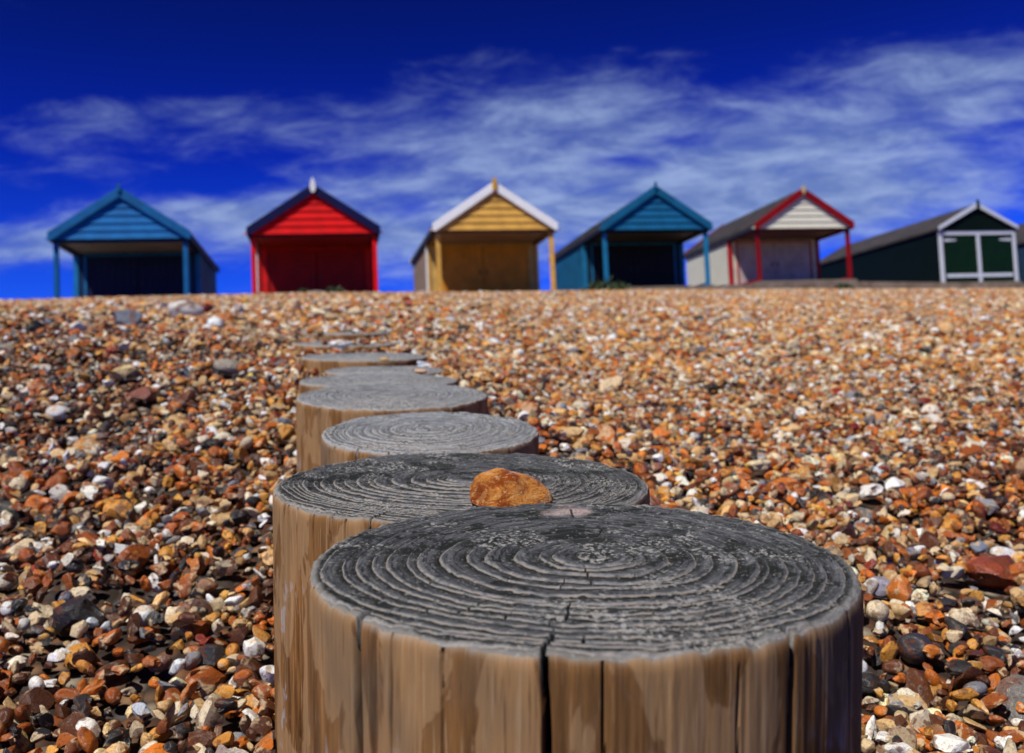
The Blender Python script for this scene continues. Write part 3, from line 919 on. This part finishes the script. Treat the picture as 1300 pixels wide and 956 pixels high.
def pebble_mat(name, col=None):
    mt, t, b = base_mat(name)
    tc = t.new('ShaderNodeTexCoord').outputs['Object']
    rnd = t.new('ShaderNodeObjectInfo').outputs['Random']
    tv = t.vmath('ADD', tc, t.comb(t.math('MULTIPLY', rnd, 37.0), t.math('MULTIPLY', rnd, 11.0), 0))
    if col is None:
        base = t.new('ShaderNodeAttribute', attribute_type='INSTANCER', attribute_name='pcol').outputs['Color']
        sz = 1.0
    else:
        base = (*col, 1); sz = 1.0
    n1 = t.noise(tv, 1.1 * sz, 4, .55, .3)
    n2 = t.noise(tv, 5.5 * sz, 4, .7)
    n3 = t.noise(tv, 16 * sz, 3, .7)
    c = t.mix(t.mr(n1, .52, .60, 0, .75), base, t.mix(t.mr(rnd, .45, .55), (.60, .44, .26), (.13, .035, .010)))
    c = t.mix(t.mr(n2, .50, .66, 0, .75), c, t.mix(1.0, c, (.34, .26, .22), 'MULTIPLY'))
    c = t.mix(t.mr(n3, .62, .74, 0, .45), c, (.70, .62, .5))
    t.put(b.inputs['Base Color'], c)
    t.put(b.inputs['Roughness'], t.mr(n2, .3, .7, .2, .5, smooth=False))
    bp = t.new('ShaderNodeBump'); bp.inputs['Strength'].default_value = .35; bp.inputs['Distance'].default_value = .06
    t.put(bp.inputs['Height'], t.math('ADD', n2, t.math('MULTIPLY', n3, .5))); t.put(b.inputs['Normal'], bp.outputs[0])
    return mt


M_PEB = pebble_mat('flint_pebbles')
kinds_hi = ['round'] * 3 + ['facet'] * 16 + ['chip'] * 8 + ['knob'] * 9
VAR = []
for i, k in enumerate(kinds_hi): VAR.append(pebble_shape(100 + i, 4 if False else 3, k))
N_HI = len(VAR)
for i, k in enumerate(['round', 'facet', 'knob', 'facet', 'chip', 'round', 'facet', 'knob', 'facet', 'round']): VAR.append(pebble_shape(300 + i, 2, k))
N_MID = len(VAR)
for i, k in enumerate(['round', 'facet', 'knob', 'facet', 'round', 'chip']): VAR.append(pebble_shape(500 + i, 1 if False else 2, k))
for me in VAR: me.materials.append(M_PEB)
lib = bpy.data.collections.new('pebble_shapes')       # not linked to the scene: only a source for the shingle
for i, me in enumerate(VAR):
    o = bpy.data.objects.new('flint_%03d' % i, me); lib.objects.link(o)


def slope_quat(yaw, tilt, taz):
    """rows of rotation matrices: lying on the slope, turned by yaw, tipped by tilt about a horizontal axis at taz"""
    cy, sy = np.cos(yaw), np.sin(yaw)
    n = len(yaw)
    Rz = np.zeros((n, 3, 3)); Rz[:, 0, 0] = cy; Rz[:, 0, 1] = -sy; Rz[:, 1, 0] = sy; Rz[:, 1, 1] = cy; Rz[:, 2, 2] = 1
    ax = np.stack([np.cos(taz), np.sin(taz), np.zeros(n)], -1)
    K = np.zeros((n, 3, 3)); K[:, 0, 2] = ax[:, 1]; K[:, 1, 2] = -ax[:, 0]; K[:, 2, 0] = -ax[:, 1]; K[:, 2, 1] = ax[:, 0]
    s, c = np.sin(tilt)[:, None, None], (1 - np.cos(tilt))[:, None, None]
    Rt = np.eye(3)[None] + s * K + c * (K @ K)
    return Rt @ Rz


def mat2euler(M):
    sy = np.hypot(M[:, 0, 0], M[:, 1, 0])
    return np.stack([np.arctan2(M[:, 2, 1], M[:, 2, 2]), np.arctan2(-M[:, 2, 0], sy), np.arctan2(M[:, 1, 0], M[:, 0, 0])], -1)


def clear_of_posts(u, v, r, h=None):
    ok = np.ones(len(u), bool)
    for k, (pu, pv, ph, pd) in enumerate(POSTS):
        d = np.hypot(u - pu, v - pv)
        if k < 7:
            ok &= d > pd / 2 + r * .35
    return ok


rs = np.random.RandomState(77)
ALL = []


def scatter(v0, v1, spacing, r_med, r_sig, r_min, r_max, lift, lod, keep=1.0, flat=.35, marg=(.66, .40)):
    """jittered rows in (u, v); returns arrays"""
    nv = int((v1 - v0) / spacing)
    us, vs = [], []
    for j in range(nv):
        v = v0 + (j + .5) * spacing
        hw = marg[0] * v + marg[1]
        n = int(2 * hw / spacing)
        us.append(np.linspace(-hw, hw, n) + (j % 2) * spacing * .5); vs.append(np.full(n, v))
    u = np.concatenate(us); v = np.concatenate(vs)
    u = u + (rs.rand(len(u)) - .5) * spacing * 1.1; v = v + (rs.rand(len(v)) - .5) * spacing * 1.1
    k = rs.rand(len(u)) < keep
    u, v = u[k], v[k]
    cv = np.interp(u / v, S_TAB, CV_TAB)
    k = v < cv + .6
    u, v = u[k], v[k]
    r = np.clip(r_med * np.exp(rs.normal(size=len(u)) * r_sig), r_min, r_max)
    k = clear_of_posts(u, v, r)
    u, v, r = u[k], v[k], r[k]
    h = hgt(u, v) - lift * r - (rs.rand(len(u)) - .4) * r * .5
    n = len(u)
    lo, hi = {'hi': (0, N_HI), 'mid': (N_HI, N_MID), 'low': (N_MID, len(VAR))}[lod]
    vid = rs.randint(lo, hi, n)
    ci = rs.choice(len(PAL), n, p=PW)
    vignette_dark = (rs.rand(n) < .48 * np.maximum(sstep(-u / v, .12, .5) * (1 - sstep(v, 2.0, 5.0)), sstep(u / v, .32, .52) * (1 - sstep(v, 1.5, 3.5)))) & np.isin(ci, [0, 2, 3, 5])
    ci = np.where(vignette_dark, rs.choice([1, 4, 8], n), ci)  # vignette darkening put into the colours: darker pebbles towards the lower sides
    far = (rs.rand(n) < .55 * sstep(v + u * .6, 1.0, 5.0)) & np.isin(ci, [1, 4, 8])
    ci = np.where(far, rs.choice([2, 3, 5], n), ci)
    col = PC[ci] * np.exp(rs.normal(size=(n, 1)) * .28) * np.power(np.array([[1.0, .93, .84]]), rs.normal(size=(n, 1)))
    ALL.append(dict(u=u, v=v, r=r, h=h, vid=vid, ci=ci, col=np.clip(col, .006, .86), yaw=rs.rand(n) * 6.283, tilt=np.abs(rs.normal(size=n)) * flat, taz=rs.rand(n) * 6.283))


#        v0    v1   spacing median sigma  min    max   lift  lod
scatter(.32, 3.0, .0145, .0078, .25, .005, .012, 1.0, 'hi', flat=.9)
scatter(.32, 3.0, .0200, .0114, .32, .007, .021, -.1, 'hi', keep=.68, flat=.95)
scatter(.32, 3.4, .060, .0175, .25, .013, .027, .15, 'hi', keep=.5, flat=.55)
scatter(3.0, 8.0, .021, .0125, .25, .008, .020, .25, 'mid', flat=.5)
scatter(3.4, 9.0, .09, .022, .25, .015, .04, .5, 'mid', keep=.4)
scatter(8.0, 16., .033, .020, .25, .012, .032, .3, 'low', flat=.5)
scatter(16., 32., .055, .032, .25, .02, .05, .3, 'low', flat=.5, marg=(.62, .5))
A = {k: np.concatenate([a[k] for a in ALL]) for k in ALL[0]}

# --- single stones one can pick out
def solve_uv(px, py, lift=0.0):
    s = (px - 650) / FPX
    vs = np.linspace(.36, 25, 9000)
    yy = 375 + FPX * (hgt(s * vs, vs) - lift) / vs
    k = np.argmax(yy < py)
    return s * vs[k], vs[k]


STONES = [  # px, py, width px, aspect (h/w), shape, yaw, colour, label
    (290, 474, 36, .8, 'round', 0.3, (.30, .26, .21), 'rounded grey brown stone on the left bank, largest smooth one near the buried posts'),
    (236, 403, 44, .55, 'round', 0.1, (.66, .63, .58), 'large pale stone near the crest of the shingle below the blue hut'),
    (166, 414, 42, .5, 'facet', 0.6, (.09, .11, .15), 'dark blue grey angular stone near the crest of the shingle, left'),
    (101, 421, 26, .6, 'facet', 0.9, (.74, .72, .68), 'white angular stone left of the dark blue grey one'),
    (161, 482, 40, .42, 'knob', 0.35, (.56, .42, .20), 'long yellowish knobbly flint on the left bank'),
    (157, 444, 22, .9, 'facet', 1.2, (.80, .76, .66), 'upright white stone above the long yellowish flint'),
    (75, 531, 30, .8, 'round', .5, (.58, .58, .60), 'smooth white and grey stone at the left beside a dark red one'),
    (103, 524, 28, 1.0, 'facet', 1.0, (.20, .07, .04), 'dark red brown stone touching the smooth white and grey one'),
    (139, 533, 24, .9, 'knob', 1.4, (.72, .62, .42), 'cream knobbly stone right of the dark red brown one'),
    (182, 508, 36, .6, 'facet', .5, (.26, .09, .055), 'red brown faceted stone sloping on the left bank'),
    (283, 560, 20, 1.0, 'round', 0, (.68, .62, .48), 'round pale cream pebble left of the fourth post'),
    (292, 586, 20, .7, 'facet', 0, (.05, .05, .07), 'small black stone left of the second post top'),
    (1118, 754, 38, .75, 'round', -.4, (.27, .26, .34), 'purplish grey rounded stone right beside the nearest post'),
    (1162, 834, 44, .75, 'round', .2, (.035, .032, .04), 'charcoal black rounded stone low at the right'),
    (1262, 741, 64, .55, 'facet', -.2, (.28, .055, .02), 'big rust red stone at the right edge of the shingle'),
    (1212, 737, 38, .8, 'facet', .7, (.74, .64, .46), 'white and orange broken flint left of the big rust red stone'),
    (1104, 633, 40, .5, 'knob', -.5, (.78, .76, .72), 'broad white stone behind the nearest post, to the right'),
    (1157, 706, 26, .75, 'facet', .4, (.20, .22, .28), 'blue grey wedge shaped stone to the right of the nearest post'),
    (1171, 782, 36, .9, 'facet', 1.1, (.56, .25, .07), 'orange flint with a cream flank above the charcoal black stone'),
    (1275, 712, 34, .4, 'round', .1, (.76, .76, .78), 'flat white pebble above the big rust red stone'),
    (262, 750, 28, .9, 'round', .2, (.26, .13, .07), 'brown hollow-looking round pebble left of the second post'),
    (284, 727, 32, .9, 'facet', .5, (.36, .28, .18), 'tan grey squarish cobble above the brown round pebble'),
    (199, 752, 24, .75, 'facet', .4, (.80, .78, .74), 'white squarish pebble in the lower left'),
    (8, 745, 28, .85, 'round', .1, (.42, .40, .36), 'pale grey disc of a stone at the left edge'),
    (203, 851, 30, .9, 'round', .8, (.16, .07, .06), 'purplish brown round stone at the lower left'),
    (268, 845, 34, .6, 'facet', .3, (.03, .03, .035), 'black angular stone near the foot of the second post'),
    (188, 708, 28, .5, 'round', .1, (.045, .04, .04), 'flat oval black pebble in the lower left'),
    (905, 497, 24, .8, 'chip', .8, (.02, .018, .018), 'black chip of stone alone on the pale shingle right of the posts'),
    (965, 600, 40, .7, 'knob', .3, (.70, .58, .36), 'yellowish white knobbly stone in the middle right'),
    (833, 598, 20, .6, 'round', .3, (.22, .08, .05), 'dark reddish pebble right of the third post'),
]
A_keep = np.ones(len(A['u']), bool)
apx = 650 + FPX * A['u'] / A['v']; apy = 375 + FPX * A['h'] / A['v']
MATS = {}


def indiv(name, mesh, M3, loc, scale, matr, label, cat, group=None):
    o = bpy.data.objects.new(name, mesh)
    C.objects.link(o)
    Mx = Matrix([[*M3[i], loc[i]] for i in range(3)] + [[0, 0, 0, 1]])
    o.matrix_world = Mx @ Matrix.Diagonal((*scale, 1))
    o.data = mesh
    o.material_slots[0].link = 'OBJECT'; o.material_slots[0].material = matr
    tag(o, label, cat, group)
    return o


Xb = CR; Zb = np.array(BN); Yb = np.cross(Zb, Xb)
FR = np.stack([Xb, Yb, Zb], 1)      # slope frame as columns
for i, (px, py, wp, asp, shp, yw, col, lab) in enumerate(STONES):
    u, v = solve_uv(px, py)
    r = wp / 2 / FPX * v
    h = float(hgt(u, v)) - r * .42
    me = pebble_shape(900 + i, 4, shp); me.name = 'stone'
    mt = pebble_mat('stone_' + lab.split()[0] + '_%d' % i, col)
    me.materials.append(mt)
    Rm = FR @ slope_quat(np.array([yw]), np.array([.15]), np.array([1.0 + i]))[0]
    indiv('stone', me, Rm, B(u, v, h), (r * 1.05, r * 1.05, r * 1.15), mt, lab, 'stone', 'stones one can pick out in the shingle')
    near = (np.hypot(apx - px, (apy - py)) < wp * .42) & (np.abs(A['v'] - v) < .3 + r * 2) & (A['r'] > r * .25)
    A_keep &= ~near

# --- the flint on the second post
fme = None
bm = bmesh.new(); bmesh.ops.create_icosphere(bm, subdivisions=5, radius=1.0)
co = np.array([v.co[:] for v in bm.verts])
prof_x = np.array([-1, -.97, -.86, -.7, -.5, -.34, -.2, -.02, .2, .42, .62, .8, .93, 1.0])
prof_z = np.array([.0, .42, .74, .84, .93, 1.0, .99, .90, .86, .78, .64, .46, .28, 0.0])
circ = np.sqrt(np.clip(1 - co[:, 0] ** 2, 1e-4, 1))
up_ = co[:, 2] > 0
co[up_, 2] *= (np.interp(co[:, 0], prof_x, prof_z) / np.maximum(circ, .18))[up_]
co[~up_, 2] *= .3
for n, d in (((-.25, -.8, .62), .72), ((.45, -.75, .5), .66), ((-.75, -.6, .35), .86), ((.1, -.95, .1), .82), ((.8, -.6, .2), .84)):
    n = np.array(n); n = n / np.linalg.norm(n)
    t = co @ n - d; ms = t > 0; co[ms] -= t[ms][:, None] * n * 1.0
for cp, rr_ in (((.45, -.95, .75), .45), ((-.55, -.9, .9), .38), ((.0, -1.1, .35), .35)):
    cp = np.array(cp); dd = np.linalg.norm(co - cp, axis=1); ms = dd < rr_
    co[ms] += ((co[ms] - cp) / dd[ms][:, None]) * (rr_ - dd[ms])[:, None] * .7
co += (.16 * fbm(co * 2.6 + 3, 2) + .04 * fbm(co * 11, 3))[:, None] * co
for v_, c_ in zip(bm.verts, co): v_.co = c_
me = bpy.data.meshes.new('flint_stone'); bm.to_mesh(me); bm.free()
me.polygons.foreach_set('use_smooth', [True] * len(me.polygons)); me.set_sharp_from_angle(angle=R_(30))
mt, t, b = base_mat('amber_flint')
tc = t.new('ShaderNodeTexCoord').outputs['Object']
a1 = t.noise(tc, 1.6, 6, .65, .5); a2 = t.noise(tc, 6, 5, .7); a3 = t.noise(tc, 22, 4, .7)
c = t.mix(t.mr(a1, .40, .58), (.34, .075, .010), (.74, .30, .06))
c = t.mix(t.mr(a2, .50, .70, 0, .55), c, (.26, .055, .010))
c = t.mix(t.mr(a2, .46, .34, 0, .8), c, (.80, .50, .22))
c = t.mix(t.mr(t.noise(tc, 2.6, 3, .5, 1.2), .56, .64, 0, .35), c, (.80, .42, .14))
c = t.mix(t.mr(a3, .64, .70, 0, .6), c, (.74, .62, .44))
c = t.mix(t.mr(a3, .42, .34, 0, .8), c, (.10, .02, .006))
t.put(b.inputs['Base Color'], c); b.inputs['Roughness'].default_value = .26
b.inputs['Subsurface Weight'].default_value = .12; b.inputs['Subsurface Radius'].default_value = (.5, .15, .05); b.inputs['Subsurface Scale'].default_value = .006
bp = t.new('ShaderNodeBump'); bp.inputs['Strength'].default_value = .6; bp.inputs['Distance'].default_value = .05
t.put(bp.inputs['Height'], t.math('ADD', a2, a3)); t.put(b.inputs['Normal'], bp.outputs[0])
me.materials.append(mt)
x0, x1, z0, z1 = co[:, 0].min(), co[:, 0].max(), co[:, 2].min(), co[:, 2].max()
FW, FH = 107 / FPX * .635, .0262
zmin = -z0 * FH / (z1 - z0)
sx = FW / (x1 - x0); sz = FH / (z1 - z0)
loc = B((649.5 - 650) / FPX * .635 - (x0 + x1) / 2 * sx, .637, .134) + Zb * (zmin - .0028)
indiv('flint_stone', me, FR, loc, (sx, sx * .72, sz), mt, 'orange brown peaked flint stone resting on top of the second timber post', 'stone')

# --- pebbles lying on the farther post tops
for k, (px, py, wp, pi_, col, lab) in enumerate([
        (488, 459, 12, 6, (.66, .42, .14), 'yellow pebble on the pale top of the seventh post'),
        (534, 475, 17, 5, (.66, .42, .24), 'flat pale orange pebble on the top of the sixth post'),
        (447, 436, 10, 7, (.62, .42, .14), 'yellow brown pebble on the buried eighth post'),
        (432, 443, 28, 7, (.78, .76, .72), 'flat white stone at the front of the buried eighth post')]):
    pu, pv, ph, pd = POSTS[pi_]
    v = FPX * ph / (py - 375); u = (px - 650) / FPX * v; r = wp / 2 / FPX * v
    me = pebble_shape(970 + k, 3, 'round'); mt = pebble_mat('post_pebble_%d' % k, col); me.materials.append(mt)
    zl = -min(v_.co.z for v_ in me.vertices)
    indiv('pebble', me, FR, B(u, v, ph) + Zb * (zl * r * .7), (r, r, r * .7), mt, lab, 'pebble')
# pebbles washed over the eighth and ninth posts
for (pu, pv, ph, pd) in POSTS[7:9]:
    n = 46
    uu = pu + (rs.rand(n) - .5) * pd * 1.05; vv = pv + (rs.rand(n) - .5) * pd * 1.05
    k = (np.hypot(uu - pu, vv - pv) < pd * .5) & ((uu - pu > .02) | (vv - pv < -.05))
    uu, vv = uu[k], vv[k]; n = len(uu); r = .007 + .008 * rs.rand(n)
    ci = rs.choice(len(PAL), n, p=PW)
    X = dict(u=uu, v=vv, r=r, h=np.full(n, ph) - r * .4, vid=rs.randint(0, N_HI, n), ci=ci, col=PC[ci], yaw=rs.rand(n) * 6.28, tilt=np.abs(rs.normal(size=n)) * .2, taz=rs.rand(n) * 6.28)
    A = {q: np.concatenate([A[q], X[q]]) for q in A}; A_keep = np.concatenate([A_keep, np.ones(n, bool)])

# --- the nearest pebbles, each an object of its own
apx = 650 + FPX * A['u'] / A['v']; apy = 375 + FPX * A['h'] / A['v']
size = A['r'] / A['v'] * FPX
vis = A_keep & (apx > 4) & (apx < 1296) & (apy > 400) & (apy < 952) & (A['vid'] < N_HI) & (A['v'] < 1.6)
front = (apx > 345) & (apx < 1100) & (apy > 590)
vis &= ~front
vis &= ~((apx > 370) & (apx < 690) & (apy > 440))
order = np.argsort(-size * vis)[:250]
sel = [k for k in order if vis[k]]
for j in range(len(PAL)):
    MATS[j] = pebble_mat('pebble_' + PAL[j][2].replace(' ', '_'), PAL[j][0])
LABS = {}
for k in sel:
    A_keep[k] = False
    ci = int(A['ci'][k]); r = float(A['r'][k])
    Rm = FR @ slope_quat(A['yaw'][k:k + 1], A['tilt'][k:k + 1], A['taz'][k:k + 1])[0]
    kd = kinds_hi[int(A['vid'][k])]
    shw = {'round': 'rounded', 'facet': 'angular', 'chip': 'flat', 'knob': 'knobbly'}[kd]
    px, py = apx[k], apy[k]
    szw = 'small ' if size[k] * 2 < 34 else ('large ' if size[k] * 2 > 48 else '')
    if px < 650:
        where = 'at the left edge' if px < 110 else ('well left of the posts' if px < 230 else 'just left of the posts')
    else:
        where = 'just right of the posts' if px < 1130 else ('near the right edge' if px < 1220 else 'at the right edge')
    band = 'lowest down' if py > 860 else ('low down' if py > 740 else ('midway up' if py > 620 else 'high up'))
    colw = PAL[ci][2]
    lab = '%s%s %s pebble %s, %s' % (szw, shw, colw, where, band)
    o = indiv('pebble', VAR[int(A['vid'][k])], Rm, B(A['u'][k], A['v'][k], A['h'][k]), (r, r, r), MATS[ci], lab, 'pebble', 'pebbles lying among the shingle')
    LABS.setdefault(lab, []).append(o)

for lab, os_ in LABS.items():
    if len(os_) > 1:
        os_.sort(key=lambda o: float(pix(np.array(o.location))[0]))
        names_ = {2: ('leftmost', 'rightmost'), 3: ('leftmost', 'middle', 'rightmost')}.get(len(os_), ('leftmost', 'second from the left') + ('middle',) * (len(os_) - 3) + ('rightmost',))
        num = {2: 'two', 3: 'three', 4: 'four', 5: 'five'}.get(len(os_), 'several')
        for q_, o in zip(names_, os_):
            o['label'] = '%s of %s: %s' % (q_, num, lab)

A = {q: A[q][A_keep] for q in A}
N = len(A['u'])
Pw = B(A['u'], A['v'], A['h'])
Rm = FR[None] @ slope_quat(A['yaw'], A['tilt'], A['taz'])
me = bpy.data.meshes.new('shingle')
me.vertices.add(N)
me.vertices.foreach_set('co', Pw.astype(np.float32).ravel())
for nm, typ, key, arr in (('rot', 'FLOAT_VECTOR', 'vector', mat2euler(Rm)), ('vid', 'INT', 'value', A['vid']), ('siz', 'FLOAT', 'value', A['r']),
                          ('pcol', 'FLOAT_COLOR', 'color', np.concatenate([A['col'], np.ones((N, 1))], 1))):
    at = me.attributes.new(nm, typ, 'POINT')
    at.data.foreach_set(key, np.ascontiguousarray(arr, dtype=np.int32 if typ == 'INT' else np.float32).ravel())
me.materials.append(M_PEB)
sh = bpy.data.objects.new('shingle', me); C.objects.link(sh)
tag(sh, 'mass of orange, tan, white and grey flint pebbles covering the beach slope', 'shingle', kind='stuff')
ng = bpy.data.node_groups.new('scatter_shingle', 'GeometryNodeTree')
ng.interface.new_socket('Geometry', in_out='INPUT', socket_type='NodeSocketGeometry')
ng.interface.new_socket('Geometry', in_out='OUTPUT', socket_type='NodeSocketGeometry')
gi = ng.nodes.new('NodeGroupInput'); go = ng.nodes.new('NodeGroupOutput')
m2p = ng.nodes.new('GeometryNodeMeshToPoints')
iop = ng.nodes.new('GeometryNodeInstanceOnPoints')
ci_ = ng.nodes.new('GeometryNodeCollectionInfo'); ci_.inputs['Collection'].default_value = lib
ci_.inputs['Separate Children'].default_value = True; ci_.inputs['Reset Children'].default_value = True
def na(name, dt):
    n = ng.nodes.new('GeometryNodeInputNamedAttribute'); n.data_type = dt; n.inputs['Name'].default_value = name
    return next(o for o in n.outputs if o.enabled and o.name == 'Attribute')
ng.links.new(gi.outputs[0], m2p.inputs[0])
ng.links.new(m2p.outputs[0], iop.inputs['Points'])
ng.links.new(ci_.outputs[0], iop.inputs['Instance'])
iop.inputs['Pick Instance'].default_value = True
ng.links.new(na('vid', 'INT'), iop.inputs['Instance Index'])
e2r = ng.nodes.new('FunctionNodeEulerToRotation'); ng.links.new(na('rot', 'FLOAT_VECTOR'), e2r.inputs[0])
ng.links.new(e2r.outputs[0], iop.inputs['Rotation'])
ng.links.new(na('siz', 'FLOAT'), iop.inputs['Scale'])
ng.links.new(iop.outputs[0], go.inputs[0])
md = sh.modifiers.new('scatter', 'NODES'); md.node_group = ng
print('pebbles', N, 'single', len(sel))

# ------------------------------------------------------------------ plants at the foot of the huts
def leaf_mat(name, a, b2):
    mt, t, b = base_mat(name)
    tc = t.new('ShaderNodeTexCoord').outputs['Object']
    t.put(b.inputs['Base Color'], t.mix(t.noise(tc, 9, 3), a, b2)); b.inputs['Roughness'].default_value = .7
    return mt


def plant(px, py, depth, wdt, hei, label, seed, dark=True):
    r = np.random.RandomState(seed)
    s = (px - 650) / FPX
    P = O + depth * (CF + s * CR - (py - 433) / FPX * CU)
    V = []; F = []
    for k in range(420):
        a = r.rand() * 6.283; q = r.rand() ** .5
        cx_, cy_ = math.cos(a) * q * wdt / 2, math.sin(a) * q * wdt / 3
        cz = r.rand() * hei * (1 - q ** 2 * .8) * (.6 + .5 * math.sin(a * 3 + seed) ** 2)
        n = Vector(r.normal(size=3)).normalized(); t1 = n.orthogonal().normalized(); t2 = n.cross(t1)
        L_ = .05 + .05 * r.rand(); c = Vector((cx_, cy_, cz)); b0 = len(V)
        V += [c - t1 * L_, c + t2 * L_ * .4, c + t1 * L_, c - t2 * L_ * .4]; F.append((b0, b0 + 1, b0 + 2, b0 + 3))
    root = empty('plant', Matrix.Translation(P))
    tag(root, label, 'plant')
    mesh_obj('foliage', V, F, leaf_mat('plant_green', (.012, .028, .008), (.04, .07, .015)), root)
    mb = MB()
    for k in range(7):
        a = k * .9; mb.prism([(math.cos(a) * .15 * wdt - .012, -.05), (math.cos(a) * .15 * wdt + .012, -.05), (math.cos(a) * .3 * wdt, hei * .6)], 'y', math.sin(a) * .15, math.sin(a) * .15 + .015)
    mb.build('stem', leaf_mat('stem_green', (.03, .03, .01), (.05, .05, .02)), root)


plant(770, 371, 25.2, 1.25, .42, 'low dark green plant at the left post of the teal blue hut', 3)
plant(424, 373, 22.3, .42, .18, 'small green tuft on the shingle crest before the red hut door', 5)
plant(384, 374.5, 22.3, .30, .12, 'tiny green tuft left of the grey stone before the red hut', 7)
plant(1071, 368, 28.0, .55, .16, 'small green tuft at the foot of the cream hut right post', 9)
u_, v_ = (402 - 650) / FPX * 22.0, 22.0
me = pebble_shape(1200, 4, 'round'); mt = pebble_mat('grey_boulder', (.20, .21, .2)); me.materials.append(mt)
P = O + 22.0 * (CF + (402 - 650) / FPX * CR - (374 - 433) / FPX * CU)
indiv('boulder', me, FR, P, (.27, .22, .17), mt, 'grey boulder half sunk in the shingle crest before the red hut', 'boulder')
